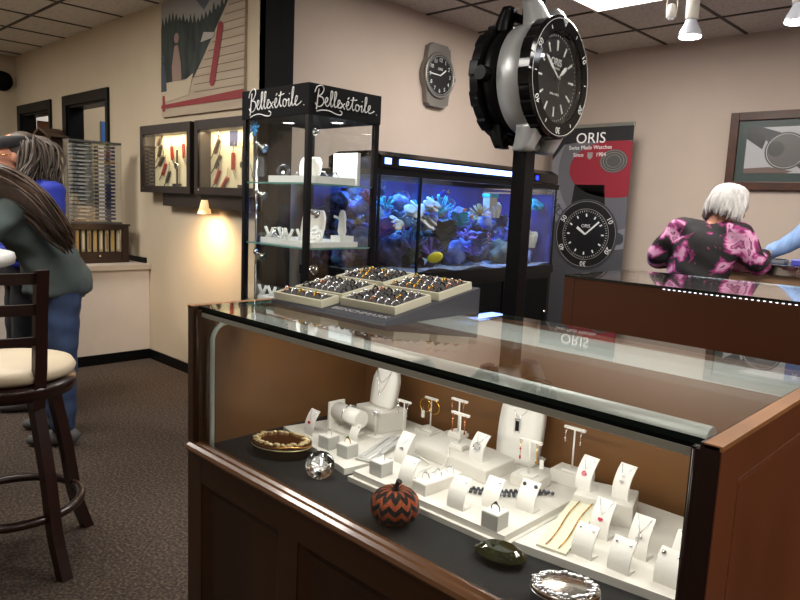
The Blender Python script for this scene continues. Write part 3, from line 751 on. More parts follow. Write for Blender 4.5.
chainline('left silver bracelet on the low ramp in the left tray', -1.035, 1.030, .7505, .15, .014, .28, -.009, 'silver', .0018, .001)
chainline('right silver bracelet on the low ramp in the left tray', -1.035, 1.030, .7505, .15, .014, .28, .009, 'silver', .0018, .001)
def beads(label, pts, r, m, n, close=False):
    t = thing('bead_strand', label, 'necklace', pts[0])
    P = crom(pts, 10); tot = sum((P[i+1]-P[i]).length for i in range(len(P)-1)); step = tot/(n-1); out = [P[0]]; acc = 0
    for i in range(len(P)-1):
        seg = P[i+1]-P[i]; l = seg.length; pos = 0
        while acc+(l-pos) >= step:
            pos += step-acc; out.append(P[i]+seg*(pos/l)); acc = 0
        acc += l-pos
    mb = MB(); o0 = Vector(pts[0])
    for p in out: mb.ell(p-o0, r, 8, 6)
    mb.build('beads', M[m], t)
beads('outer white pearl strand winding between the ring boxes', [(-.868, .965, .7605), (-.885, .995, .7605), (-.890, 1.035, .7605), (-.925, 1.05, .7605), (-.968, 1.060, .7605)], .0024, 'pearl', 34)
beads('inner white pearl strand running up over the middle riser', [(-.857, .975, .7605), (-.865, 1.01, .7605), (-.868, 1.045, .7605), (-.866, 1.062, .7875), (-.89, 1.09, .7875), (-.915, 1.130, .7875)], .0024, 'pearl', 42)
beads('lower dark grey bead strand lying behind the earring cards', [(-.752, .995, .762), (-.72, 1.012, .762), (-.69, 1.04, .762), (-.668, 1.065, .762), (-.655, 1.10, .762)], .0037, 'darkpearl', 17)
beads('middle dark grey bead strand lying behind the earring cards', [(-.757, 1.004, .762), (-.724, 1.022, .762), (-.695, 1.05, .762), (-.676, 1.075, .762), (-.645, 1.108, .762)], .0037, 'darkpearl', 18)
beads('upper dark grey bead strand with its clasp end by the tray seam', [(-.758, 1.013, .762), (-.728, 1.032, .762), (-.702, 1.058, .762), (-.66, 1.085, .770), (-.634, 1.113, .762)], .0037, 'darkpearl', 19)

# ------------------------------------------------------------------ sloping ring board on the glass top
WL, WD, WH = .372, .312, .058
bx = Matrix.Translation((-1.311, .922, TZ+.0006)) @ RZ(.03)
t = thing('ring_board', 'dark grey sloping display board with white lettering on the glass top', 'display stand'); t.matrix_world = bx
MB().rings([[Vector((xx, 0, 0)), Vector((xx, WD, 0)), Vector((xx, WD, WH)), Vector((xx, 0, .008))] for xx in (0, WL)], True, smooth=False).build('wedge', M['slate'], t)
sl = math.atan2(WH-.008, WD)
text('BENCHMARK', .021, 'lettering', mat('silver_print', 'b8b8bc', .4), t, T(.275, .022, .0125) @ RX(sl), .0002, sx=1.35)
def slope_mtx(u, v): return bx @ T(u, v, .008+math.tan(sl)*v+.0004) @ RX(sl)
trays = [('front left', 'narrow cream tray holding a single row of rings at the front left of the board', .006, .004, .168, .052, 1, 6),
         ('front right', 'cream ring tray at the front right of the board, just above the lettering', .190, .045, .165, .115, 3, 7),
         ('middle left', 'cream ring tray on the left of the board, behind the single row of rings', .006, .066, .168, .112, 3, 7),
         ('rear right', 'cream ring tray at the rear right corner of the grey board', .195, .176, .168, .118, 3, 7),
         ('rear left', 'cream ring tray at the rear left corner of the grey board', .012, .192, .168, .112, 3, 7)]
base_ring = {}
ri = 0
for nm, lab, u, v, tw, td, rows, cols in trays:
    t = thing('ring_tray', lab, 'ring tray'); t.matrix_world = slope_mtx(u, v)
    hh = .017
    mb = MB(); mb.box(0, tw, 0, .005, 0, hh); mb.box(0, tw, td-.005, td, 0, hh); mb.box(0, .005, .005, td-.005, 0, hh); mb.box(tw-.005, tw, .005, td-.005, 0, hh); mb.box(.005, tw-.005, .005, td-.005, 0, .003)
    mb.build('frame', M['cream'], t)
    MB().box(.005, tw-.005, .005, td-.005, .003, hh-.003).build('foam_bed', M['foam'], t)
    for r_ in range(rows):
        for c_ in range(cols):
            kd = random.choice(['silver', 'band', 'band', 'dark', 'dark', 'dark', 'rose', 'band', 'goldband', 'silver', 'gold'] if rows > 1 else ['rose', 'silver', 'gold', 'band', 'gold', 'band'][c_:c_+1])
            cu = .018+(tw-.036)*c_/(cols-1); cv = td*.5 if rows == 1 else .022+(td-.044)*r_/(rows-1)
            mt = slope_mtx(u, v) @ T(cu, cv, hh-.0035) @ RZ(PI/2+random.uniform(-.12, .12))
            if kd not in base_ring:
                o = thing('ring', '', 'ring'); m1, m2 = ringmesh(kd); R = .0098
                MB().torus((0, 0, 0), R, .0020, 16, 6, RX(PI/2) @ Matrix.Diagonal((1, 1, 1.7, 1))).build('band', m1, o)
                if kd not in ('band', 'goldband'):
                    MB().ell((0, 0, R+.0018), (.0032, .0026, .0020), 8, 5).build('setting', m2, o)
                base_ring[kd] = o
            else: o = dup(base_ring[kd], (0, 0, 0), 0, '')
            o.matrix_world = mt
            desc = {'silver': 'silver ring with a pale stone', 'band': 'plain silver band', 'dark': 'dark steel ring', 'rose': 'rose gold ring with a pale stone', 'gold': 'gold ring with a green stone', 'goldband': 'plain gold band'}[kd]
            if rows == 1:
                o['label'] = desc+' in the single row tray, '+['first from the left', 'second from the left', 'third from the left', 'fourth from the left', 'next to the last', 'at the right end'][c_]; o['group'] = 'rings of the single row tray'
            else:
                o['label'] = desc+' in the foam of the %s ring tray' % nm; o['group'] = '%ss in the %s tray' % (desc.replace(' ring', ' ring'), nm)

# ------------------------------------------------------------------ script lettering (drawn as strokes)
SCRIPT = [
 # B
 [(0.2, 1.0), (.12, .5), (.05, -.15), (.0, -.3)], [(-.15, .75), (.05, 1.12), (.45, 1.25), (.6, 1.0), (.4, .68), (.15, .55), (.5, .5), (.62, .22), (.4, -.05), (.1, -.1), (-.08, .1)],
 [(.68, .18), (.9, .3), (.95, .5), (.82, .52), (.74, .25), (.85, .0), (1.05, .08), (1.3, .6), (1.35, .95), (1.22, .95), (1.18, .4), (1.25, .02), (1.4, .1), (1.62, .6), (1.68, .95), (1.55, .95), (1.5, .4), (1.56, .02), (1.75, .1), (1.95, .3), (2.0, .48), (1.88, .5), (1.8, .25), (1.9, .0), (2.1, .1)],
 [(2.1, .38), (2.3, .12), (2.42, -.02)], [(2.08, .0), (2.25, .22), (2.45, .36)],
 [(2.5, .18), (2.72, .3), (2.78, .5), (2.65, .52), (2.58, .25), (2.68, .0), (2.9, .1), (3.1, .5), (3.2, .85)], [(3.18, .88), (3.08, .3), (3.18, .02), (3.3, .1)],  [(2.95, .66), (3.2, .68), (3.5, .74)], [(2.68, .68), (2.80, .80)], [(4.0, .68), (4.01, .72)],
 [(3.62, .42), (3.45, .4), (3.4, .15), (3.52, .0), (3.7, .1), (3.72, .35), (3.6, .42), (3.8, .32), (3.98, .42), (3.95, .05), (4.1, .05), (4.35, .55), (4.42, .98), (4.3, .98), (4.24, .4), (4.3, .02), (4.5, .1), (4.72, .3), (4.76, .48), (4.64, .5), (4.56, .25), (4.66, .0), (4.95, .08), (5.15, .2)],
 [(.05, -.42), (.5, -.3), (1.1, -.28), (1.7, -.42), (2.1, -.42), (2.2, -.25), (2.0, -.15)], [(5.35, -.02), (5.4, -.02)]]
def script(name, s_, m, parent, mtx, r=.0042):
    mb = MB()
    for st_ in SCRIPT:
        pts = [mtx @ Vector(((x-2.6)*s_, 0, (y-.35)*s_)) for x, y in st_]
        mb.tube(crom(pts, 5), r, 6)
    return mb.build(name, m, parent)

# ------------------------------------------------------------------ glass tower
tx0, tx1, ty0, ty1, tz = -3.125, -2.575, 2.0, 2.455, 1.842
tw = thing('display_tower', 'tall black framed glass tower cabinet with white script lettering on its header', 'display tower', (0, 0, 0))
MB().box(tx0, tx1, ty0, ty1, 0, .46).build('base_cabinet', M['black'], tw)
hd = MB().box(tx0-.004, tx1+.004, ty0-.004, ty1+.004, 1.70, tz, bev=.002).build('header', M['blackmatte'], tw)
script('lettering', .083, M['letter_white'], hd, T(-2.835, ty0-.006, 1.772), .0026)
script('lettering', .072, M['letter_white'], hd, T(tx1+.006, 2.225, 1.772) @ RZ(PI/2), .0028)
for x in (tx0, tx1-.026):
    for y in (ty0, ty1-.026): MB().box(x, x+.026, y, y+.026, .46, 1.70).build('corner_post', M['black'], tw)
for x0_, x1_, y0_, y1_ in ((tx0+.026, tx1-.026, ty0+.006, ty0+.011), (tx0+.026, tx1-.026, ty1-.011, ty1-.006), (tx0+.006, tx0+.011, ty0+.026, ty1-.026), (tx1-.011, tx1-.006, ty0+.026, ty1-.026)):
    MB().box(x0_, x1_, y0_, y1_, .46, 1.70).build('glass_pane', M['glass'], tw)
for z in (1.378, 1.067, .76):
    g = MB().box(tx0+.014, tx1-.014, ty0+.014, ty1-.014, z, z+.008).build('glass_shelf', [M['glass'], M['glassedge2'] if 'glassedge2' in M else mat('shelf_edge', '5e8f86', .15)], tw)
    for p in g.data.polygons:
        if abs(p.normal.z) < .5: p.material_index = 1
for x, y in ((-2.96, 2.17), (-2.70, 2.28)):
    e = MB().torus((x, y, 1.698), .034, .004, 24, 6).build('downlight', M['chrome'], tw)
    MB().cyl((x, y, 1.6965), (x, y, 1.699), .028, seg=20).build('bulb', mat('downlight_glow', 'ffffff', .5, emit=12), e)
def polespots(x, y, zs, dirs):
    t = thing('spotlight_pole', 'slim chrome pole with small spotlights inside the glass tower, '+('left corner' if x < -2.9 else 'near corner'), 'spotlight pole', (x, y, 0))
    MB().cyl((0, 0, .46), (0, 0, 1.70), .0055, seg=10).build('pole', M['chrome'], t)
    for z, (dx, dy) in zip(zs, dirs):
        e = MB().cyl((0, 0, z-.012), (0, 0, z+.012), .012, seg=12).build('collar', M['chrome'], t)
        d = Vector((dx, dy, -.45)).normalized(); p = Vector((0, 0, z))
        mb = MB(); mb.cyl(p, p+d*.03, .005, seg=8); mb.cyl(p+d*.028, p+d*.045, .011, .018, seg=16); mb.cyl(p+d*.045, p+d*.06, .018, .024, seg=16)
        mb.build('lamp_head', M['chrome'], e)
polespots(-3.075, 2.055, (1.585, 1.34, 1.02), ((.8, .3), (.8, .3), (.8, .3)))
polespots(-2.618, 2.04, (1.66, 1.26, .99), ((-.2, .8), (.1, .9), (.1, .9)))
t = thing('gift_bow', 'small bright blue ribbon bow at the upper left corner of the glass tower', 'bow', (-3.075, 2.036, 1.66))
mb = MB()
for k in range(9):
    a = 2*PI*k/9+.2; mb.ell((.026*math.cos(a), -.002*(k % 3), .026*math.sin(a)), (.020, .004, .008), 8, 5, RY(-a))
mb.ell((0, -.004, 0), (.014, .008, .014), 8, 6); mb.build('ribbon', mat('blue_ribbon', '1e8fd6', .4), t)
# ---- goods on tower shelves
WJ = mat('lit_white_display', 'e4e6e4', .5)
def tblock(name, label, cat, boxes, z, m=WJ, part='block'):
    x0_, x1_, y0_, y1_ = boxes[0][:4]; cx, cy = (x0_+x1_)/2, (y0_+y1_)/2
    t = thing(name, label, cat, (cx, cy, z)); mb = MB()
    for b in boxes: mb.box(b[0]-cx, b[1]-cx, b[2]-cy, b[3]-cy, b[4]-z, b[5]-z)
    mb.build(part, m, t); return t
s1, s2, s3 = 1.3865, 1.0755, .7685
tblock('display_tray', 'long low white platform on the upper shelf of the glass tower', 'display tray', [(-2.99, -2.605, 2.07, 2.33, s1, s1+.035)], s1)
tblock('backboard', 'tall white back panel standing on the right of the upper tower shelf', 'display panel', [(-2.80, -2.61, 2.345, 2.365, s1, s1+.165)], s1, part='board')
tblock('display_tray', 'white platform covering the middle shelf of the glass tower', 'display tray', [(-3.04, -2.605, 2.06, 2.36, s2, s2+.025)], s2)
tblock('display_riser', 'small white block under the upright hand form on the middle tower shelf', 'display block', [(-2.69, -2.615, 2.25, 2.34, s2+.025, s2+.055)], s2+.025)
tblock('display_tray', 'white platform on the lowest glass shelf of the tower', 'display tray', [(-3.06, -2.75, 2.06, 2.36, s3, s3+.02)], s3)
neckform('half round white neck form at the middle of the upper tower shelf', -2.80, 2.18, s1+.035, .125, .10, .2, .15, 'linen2')
neckform('tall white neck form in the middle of the middle tower shelf', -2.80, 2.20, s2+.025, .14, .155, .2, .2, 'linen2')
def tpaddle(label, x, y, z, w_, h_, rz, lean=.45):
    t = thing('pendant_paddle', label, 'jewellery stand', (x, y, z), rz)
    mb = MB(); n = 18
    pts = [(w_/2*math.cos(a), h_*.55+h_*.45*math.sin(a)) for a in [2*PI*k/n for k in range(n)]]
    mb.prism([(a, b) for a, b in pts], 0, .006, RX(PI/2-lean)); mb.box(-w_*.3, w_*.3, -.01, h_*.35, 0, .006); mb.build('paddle', WJ, t)
    mb = MB(); mt = RX(PI/2-lean)
    mb.torus(mt @ Vector((0, h_*.55, .008)), w_*.28, .0016, 16, 6, mt); mb.build('chain', M['silver'], t)
tpaddle('larger white paddle stand on the right half of the middle tower shelf', -2.700, 2.14, s2+.025, .048, .085, .3)
tpaddle('smaller white paddle stand right beside the larger one on the middle tower shelf', -2.645, 2.13, s2+.025, .042, .065, .3)
tpaddle('white paddle stand with a chain on the left of the upper tower shelf', -3.00, 2.14, s1+.0, .05, .07, -.3)
def hbust(label, x, y, z):
    t = thing('hand_form', label, 'jewellery stand', (x, y, z), .3)
    MB().lathe([(.018, 0), (.024, .02), (.020, .07), (.022, .09), (.018, .11), (.013, .125), (.0, .13)], seg=16, sx=1, sy=.7).build('form', WJ, t)
    MB().cyl((-.018, 0, .085), (-.05, 0, .096), .006, seg=10).build('finger', WJ, t)
hbust('upright white hand form on the right of the middle tower shelf', -2.655, 2.295, s2+.056)
def bangles(label, x, y, z, n, R, m, g):
    for k in range(n):
        t = thing('bangle', label, 'bracelet', (x+.022*k, y-.01*k, z+R*.93), .6+.3*k, g)
        MB().torus((0, 0, 0), R, .004, 24, 6, RX(PI/2-.5)).build('band', m, t)
bangles('silver bangle propped on the left of the middle tower shelf', -2.985, 2.13, s2+.027, 4, .030, M['silver'], 'bangles on the middle tower shelf')
bangles('dark bangle leaning on the left of the upper tower shelf', -2.94, 2.12, s1+.037, 3, .028, mat('dark_bangle', '3b3e40', .3, .6), 'dark bangles on the upper tower shelf')
def xstand(label, x, y, z):
    t = thing('ring_finger_stand', label, 'jewellery stand', (x, y, z), .4)
    mb = MB(); mb.cyl((0, 0, 0), (-.025, 0, .055), .008, seg=10); mb.cyl((0, 0, 0), (.022, 0, .05), .008, seg=10); mb.cyl((-.02, 0, 0), (.01, .01, .03), .007, seg=8); mb.build('fingers', WJ, t)
for k, (x, y) in enumerate(((-3.0, 2.09), (-2.90, 2.10), (-2.83, 2.09), (-2.74, 2.10))):
    xstand('white branched finger stand on the middle tower shelf, '+['leftmost', 'second from the left', 'in front of the neck form', 'next to the paddles'][k], x, y, s2+.027)
for k, (x, y, a) in enumerate(((-2.90, 2.20, .3), (-2.73, 2.13, -.3), (-2.66, 2.16, .2), (-2.695, 2.27, 0))):
    t = thing('bracelet', 'silver link bracelet draped on the upper tower shelf, '+['behind the dark bangles', 'in front of the white panel', 'at the right end', 'close to the panel'][k], 'bracelet', (x, y, s1+.037), a)
    mb = MB()
    for j in range(14): mb.torus((-.03+.0045*j, .006*math.sin(j), .006+.018*math.sin(PI*j/13)), .004, .0012, 8, 5, RX(j*1.3))
    mb.build('links', M['silver'] if k % 2 == 0 else MATS['dark_bangle'], t)
for k, (x, y) in enumerate(((-3.04, 2.08), (-2.97, 2.09))):
    xstand('white branched finger stand on the lowest tower shelf, '+['left', 'right'][k]+' of the pair', x, y, s3+.021)

# ------------------------------------------------------------------ aquarium
def aquarium():
    ax0, ax1, ay0, ay1, az0, az1 = -3.47, -2.78, 2.66, 4.52, .86, 1.475
    q = thing('aquarium', 'long reef aquarium glowing blue on a black stand along the wall', 'aquarium', (0, 0, 0))
    MB().box(ax0, ax1, ay0, ay1, .0, az0-.02).build('stand', M['black'], q)
    for k in range(3):
        y0_ = ay0+.04+k*.6; d = MB().box(ax1, ax1+.012, y0_, y0_+.57, .08, az0-.06, bev=.002).build('stand_door', M['blackmatte'], q)
        MB().cyl((ax1+.012, y0_+.52, .55), (ax1+.035, y0_+.52, .55), .008, seg=8).build('knob', M['chrome'], d)
    mb = MB()
    mb.box(ax0, ax1+.012, ay0-.01, ay1+.01, az0-.02, az0+.035); mb.build('bottom_rim', M['black'], q)
    mb = MB()
    for b in ((ax0, ax1+.012, ay0-.01, ay0+.03), (ax0, ax1+.012, ay1-.03, ay1+.01), (ax1-.02, ax1+.012, ay0+.03, ay1-.03), (ax0, ax0+.03, ay0+.03, ay1-.03)): mb.box(*b, az1-.012, az1+.025)
    mb.build('top_rim', M['black'], q)
    MB().box(ax1-.010, ax1-.002, ay0+.004, ay1-.004, az0+.03, az1-.01).build('front_glass', M['glass_tank'], q)
    MB().box(ax0+.012, ax1-.012, ay1-.014, ay1-.009, az0+.03, az1-.05).build('end_film', mat('tank_back', '0b1f66', .6, noise=.5, scale=7), q)
    for y in (ay0, ay1-.008): MB().box(ax0+.01, ax1-.011, y, y+.008, az0+.03, az1-.01).build('end_glass', M['glass_tank'], q)
    MB().box(ax0+.004, ax0+.01, ay0+.01, ay1-.01, az0+.03, az1-.01).build('back_glass', mat('tank_back', '0b1f66', .6, noise=.5, scale=7), q)
    MB().box(ax1-.001, ax1+.006, 2.992, 3.012, az0+.03, az1).build('brace', M['black'], q)
    for y in (ay0+.0, ay1-.014): MB().box(ax1-.004, ax1+.004, y, y+.014, az0+.03, az1).build('seam', M['black'], q)
    # light hood: long black fixture with a front tube
    hx = ax1-.10
    h = MB(); h.rings([[Vector((hx-.34, y, 1.505)), Vector((hx-.34, y, 1.57)), Vector((hx-.25, y, 1.598)), Vector((hx+.06, y, 1.598)), Vector((hx+.115, y, 1.570)), Vector((hx+.120, y, 1.505)), Vector((hx+.10, y, 1.502)), Vector((hx+.085, y, 1.555)), Vector((hx-.28, y, 1.555)), Vector((hx-.32, y, 1.502))] for y in (ay0-.0, ay1-.02)], True, smooth=False)
    hd_ = h.build('light_hood', M['blackgloss'], q)
    gl = mat('actinic_tube', 'cfe0ff', .5, emit=5, ecol='6f98ff')
    for a, b in ((2.685, 2.735), (2.80, 3.97)):
        MB().box(hx+.118, hx+.1225, a, b, 1.524, 1.558, bev=.001).build('tube_window', gl, hd_)
    MB().box(hx+.118, hx+.1225, 4.20, 4.23, 1.520, 1.550).build('indicator', mat('blue_led', '2030ff', .5, emit=3, ecol='1a2bff'), hd_)
    for y in (2.75, 3.6, 4.42): MB().box(hx+.02, hx+.05, y, y+.03, az1+.02, 1.506).build('hood_leg', M['black'], hd_)
    # water surface
    MB().box(ax0+.012, ax1-.012, ay0+.01, ay1-.01, az1-.045, az1-.043).build('water_surface', glassmat('water_film', (.8, .9, 1), .03), q)
    sb = MB(); n = 30; m_ = 10; vs = []; 
    for i in range(n+1):
        for j in range(m_+1):
            vs.append(Vector((ax0+.012+(ax1-ax0-.026)*j/m_, ay0+.012+(ay1-ay0-.024)*i/n, az0+.045+.012*math.sin(i*.9)*math.cos(j*1.3))))
    sb._new(vs, [(i*(m_+1)+j, i*(m_+1)+j+1, (i+1)*(m_+1)+j+1, (i+1)*(m_+1)+j) for i in range(n) for j in range(m_)], True)
    sand = sb.build('sand_bed', mat('reef_sand', '6f7a8c', .9, noise=.3, scale=50), q)
    return ax0, ax1, ay0, ay1, az0, az1
A = aquarium()
rk1 = mat('reef_rock_dark', '232840', .95, col2='4d5678', scale=16, bump=.8)
rk2 = mat('reef_rock_blue', '2b4a92', .9, col2='7a86b8', scale=20, bump=.8)
rk3 = mat('reef_rock_green', '2f3d34', .95, col2='686f66', scale=14, bump=.8)
corP = mat('coral_pale', 'b3aea2', .8, noise=.15, scale=20, bump=.3)
corC = mat('coral_cyan', '35b8c4', .7, noise=.35, scale=30, bump=.5)
corV = mat('coral_violet', '7468c4', .7, noise=.3, scale=30, bump=.4)
corY = mat('coral_tan', 'b59a68', .7, noise=.3, scale=40, bump=.4)
corR = mat('coral_red', 'a0485a', .7, noise=.3, scale=40, bump=.4)
rng = random.Random(11)
def rock(label, x, y, z, r, m, seed):
    t = thing('reef_rock', label, 'rock', (x, y, z)); g = random.Random(seed); mb = MB()
    for k in range(7):
        a = g.uniform(0, 2*PI); q = r*g.uniform(.1, .6)
        mb.ell((q*math.cos(a)*.8, q*math.sin(a), g.uniform(-.3, .55)*r), (r*g.uniform(.35, .6),)*3, 10, 7)
    me = mb.build('rock', m, t, mods=[('REMESH', dict(mode='VOXEL', voxel_size=.014)), ('SMOOTH', dict(iterations=2))])
    for v in me.data.vertices:
        n = math.sin(v.co.x*71+seed)*math.sin(v.co.y*63+1.7*seed)*math.sin(v.co.z*67)
        v.co *= 1+.16*n
    for v in me.data.vertices:
        if z+v.co.z < .905: v.co.z = .905-z
RK = [(2.80, 1.02, .15, 0), (3.0, .98, .14, 0), (2.88, 1.20, .10, 2), (3.18, 1.02, .13, 2), (3.32, .98, .12, 0), (3.45, 1.06, .13, 2), (3.25, 1.2, .09, 1), (3.62, .98, .12, 1), (3.78, 1.04, .11, 1), (3.92, .98, .10, 0), (3.55, 1.24, .08, 1), (4.12, .98, .11, 2), (4.32, .97, .10, 1), (4.42, 1.0, .08, 0), (2.74, 1.28, .08, 1), (3.85, 1.20, .08, 1), (3.05, 1.3, .07, 1)]
for k, (y, z, r, mi) in enumerate(RK):
    x = -2.80-r-.03-rng.uniform(0, .10)
    where = ['low at the left end', 'low beside the black divider', 'upper left, under the turquoise coral', 'low, right of the divider', 'low, behind the yellow fish', 'low, right of the yellow fish', 'upper, under the turquoise fan',
             'low, under the violet branching coral', 'low, under the blue ruffled coral', 'low, beside the black pole', 'upper, under the tan anemone', 'low, in the right end section', 'low, under the white finger sponge', 'far right, on the sand',
             'highest, at the left end', 'upper, beside the white overflow box', 'highest, above the black divider'][k]
    rock('%s reef rock, %s' % (['dark purple grey', 'blue crusted', 'grey green'][mi], where), x, y, z, r, (rk1, rk2, rk3)[mi], k)
def coral(kind, label, x, y, z, s_, m, seed=0):
    g = random.Random(seed); t = thing('coral', label, 'coral', (x, y, z)); mb = MB()
    if kind == 'branch':
        for k in range(16):
            a = g.uniform(0, 2*PI); e = g.uniform(.2, 1.4); d = Vector((math.cos(a)*math.cos(e), math.sin(a)*math.cos(e), math.sin(e))); p = d*s_*g.uniform(.7, 1)
            mb.tube(crom([(0, 0, 0), d*s_*.4+Vector((0, 0, .1*s_)), p], 3), [s_*.07]*6+[s_*.035], 6)
            for j in range(2):
                d2 = (d+Vector((g.uniform(-.6, .6), g.uniform(-.6, .6), g.uniform(-.1, .6)))).normalized()
                mb.cyl(d*s_*.55, d*s_*.55+d2*s_*.35, s_*.045, s_*.02, seg=6)
    elif kind == 'mushroom':
        for k in range(5):
            a = k*1.3; q = s_*.55; c = Vector((q*.6*math.cos(a), q*math.sin(a), s_*.3*(k % 3)))
            mb.lathe([(.12*s_, -.35*s_), (.16*s_, 0), (.42*s_, .1*s_), (.5*s_, .2*s_), (.4*s_, .26*s_), (.1*s_, .2*s_)], seg=14, mtx=T(*c) @ RY(.7) @ RX(g.uniform(-.5, .5)))
    elif kind == 'finger':
        for k in range(7):
            a = k*.9; q = s_*.35; b0 = Vector((q*.5*math.cos(a), q*math.sin(a), 0)); hgt = s_*g.uniform(.8, 1.25)
            mb.tube(crom([b0, b0*1.2+Vector((0, 0, hgt*.5)), b0*1.5+Vector((0, 0, hgt))], 4), [s_*.15]*3+[s_*.2]*4+[s_*.17, s_*.08], 10)
    elif kind == 'anemone':
        for k in range(60):
            a = g.uniform(0, 2*PI); e = g.uniform(.0, 1.5); d = Vector((math.cos(a)*math.cos(e), math.sin(a)*math.cos(e), math.sin(e)))
            mb.cyl((0, 0, 0), d*s_, s_*.05, s_*.02, seg=5)
    elif kind == 'plate':
        for k in range(4):
            rr = []
            for i in range(5):
                r = s_*(.1+.22*i); ring = []
                for j in range(28):
                    th = 2*PI*j/28; ring.append(Vector((r*math.cos(th)*.8, r*math.sin(th), s_*(.12*i)+.08*s_*math.sin(th*5+k)*i/4+k*s_*.28)))
                rr.append(ring)
            mb.rings(rr, False)
    elif kind == 'fan':
        for k in range(22):
            a = -1.2+2.4*k/21; d = Vector((.15*math.sin(k), math.sin(a), math.cos(a))); mb.tube(crom([(0, 0, 0), d*s_*.5, d*s_+Vector((0, .1*s_*math.sin(k*2), 0))], 3), s_*.028, 5)
    mb.build('polyps', m, t)
def reef_mat():
    m = bpy.data.materials.new('reef_wall_crust'); m.use_nodes = True; nt = m.node_tree; b = nt.nodes['Principled BSDF']; N = nt.nodes.new; L = nt.links.new
    tc = N('ShaderNodeTexCoord'); vo = N('ShaderNodeTexVoronoi'); vo.inputs['Scale'].default_value = 22; L(tc.outputs['Object'], vo.inputs['Vector'])
    sp = N('ShaderNodeSeparateColor'); L(vo.outputs['Color'], sp.inputs[0]); rp = N('ShaderNodeValToRGB'); rp.color_ramp.interpolation = 'CONSTANT'; e = rp.color_ramp.elements
    e[0].position = 0; e[0].color = lin('1c2238'); e[1].position = .30; e[1].color = lin('36406e')
    for p, c_ in ((.45, '24304a'), (.58, '5a6cb0'), (.70, '2c5c86'), (.78, '4e4a86'), (.86, '8e8a92'), (.93, '4fa0b4')):
        q = rp.color_ramp.elements.new(p); q.color = lin(c_)
    L(sp.outputs[0], rp.inputs[0]); nz = N('ShaderNodeTexNoise'); nz.inputs['Scale'].default_value = 60; nz.inputs['Detail'].default_value = 5; L(tc.outputs['Object'], nz.inputs['Vector'])
    mx = N('ShaderNodeMix'); mx.data_type = 'RGBA'; mx.blend_type = 'MULTIPLY'; mx.inputs[0].default_value = .7; L(rp.outputs[0], mx.inputs[6]); L(nz.outputs['Color'], mx.inputs[7]); L(mx.outputs[2], b.inputs['Base Color'])
    bp = N('ShaderNodeBump'); bp.inputs['Strength'].default_value = 1; bp.inputs['Distance'].default_value = .02; L(vo.outputs['Distance'], bp.inputs['Height']); L(bp.outputs[0], b.inputs['Normal']); b.inputs['Roughness'].default_value = .9
    return m
rw = thing('reef_wall', 'crusted blue and purple reef wall rising along the back of the aquarium', 'reef', (-3.30, 3.3, .9))
mb = MB(); g = random.Random(21)
for k in range(150):
    y = g.uniform(-.62, 1.16); top_ = .52 if y < .25 else (.44 if y < .6 else .33)
    z = g.uniform(.0, top_); x = g.uniform(-.06, .10)+.12*(1-z/.55); r_ = g.uniform(.035, .075)
    mb.ell((x, y, max(z, r_*.9)), (r_, r_*g.uniform(.8, 1.4), r_*g.uniform(.6, 1.0)), 8, 6)
for k in range(19): mb.box(-.12, .0, -.63+.09*k, -.52+.09*k, .001, .36)
rwm = mb.build('reef', reef_mat(), rw, mods=[('REMESH', dict(mode='VOXEL', voxel_size=.013)), ('SMOOTH', dict(iterations=1))])
nn_ = [v.normal.copy() for v in rwm.data.vertices]
for v, q_ in zip(rwm.data.vertices, nn_):
    c_ = v.co; n_ = .008*(math.sin(c_.y*90)*math.sin(c_.z*83+c_.x*40)+math.sin(c_.y*47+c_.x*60)*math.cos(c_.z*51)); v.co = c_+q_*n_
CR = [('branch', 2.73, 1.30, .09, corR, 'red brown branching coral high at the left end of the tank'), ('branch', 2.86, 1.27, .09, corC, 'bright turquoise branching coral in the upper left of the tank'),
      ('mushroom', 3.09, 1.24, .085, corP, 'pale leather coral with caps just right of the black divider'), ('mushroom', 3.22, 1.28, .075, corP, 'pale leather coral with caps, upper one right of the divider'),
      ('mushroom', 3.17, 1.17, .10, corP, 'large pale leather coral below the other pale ones'), ('fan', 3.36, 1.25, .13, corC, 'turquoise fan shaped coral in the upper middle of the tank'),
      ('plate', 3.52, 1.17, .075, corC, 'green glowing plate coral in the middle of the tank'), ('anemone', 3.74, 1.25, .085, corY, 'tan spiky anemone in the upper right of the main tank view'),
      ('branch', 3.62, 1.08, .10, corV, 'violet blue branching coral in the lower middle of the tank'), ('plate', 3.74, 1.03, .08, rk2, 'blue ruffled plate coral on the lower right rocks'),
      ('branch', 3.70, .98, .09, corV, 'violet blue coral cluster near the sand'), ('finger', 3.93, 1.24, .09, corP, 'pale upright sponge beside the black post'),
      ('finger', 4.33, 1.12, .12, corP, 'white finger sponge in the right end section, left one'), ('finger', 4.42, 1.02, .11, corP, 'white finger sponge in the right end section, lower one'),
      ('mushroom', 4.44, 1.32, .07, corC, 'turquoise leather coral high in the right end section'), ('plate', 3.40, 1.08, .10, rk3, 'brown shelf coral in the middle of the tank'),
      ('fan', 3.12, 1.03, .13, rk2, 'drooping dark blue fan coral near the bottom left'), ('fan', 3.30, .98, .12, corV, 'drooping violet fan coral beside the yellow fish'),
      ('plate', 2.82, 1.10, .09, corV, 'violet plate coral in the left end section'), ('mushroom', 2.93, 1.16, .07, corY, 'tan cap coral in the left end section')]
for k, (kd, y, z, s_, m, lab) in enumerate(CR): coral(kd, lab, -2.845-s_*.5-rng.uniform(0, .04), y, z, s_, m, k)
g9 = random.Random(5)
KD = ['branch', 'mushroom', 'plate', 'anemone', 'finger']; small = []
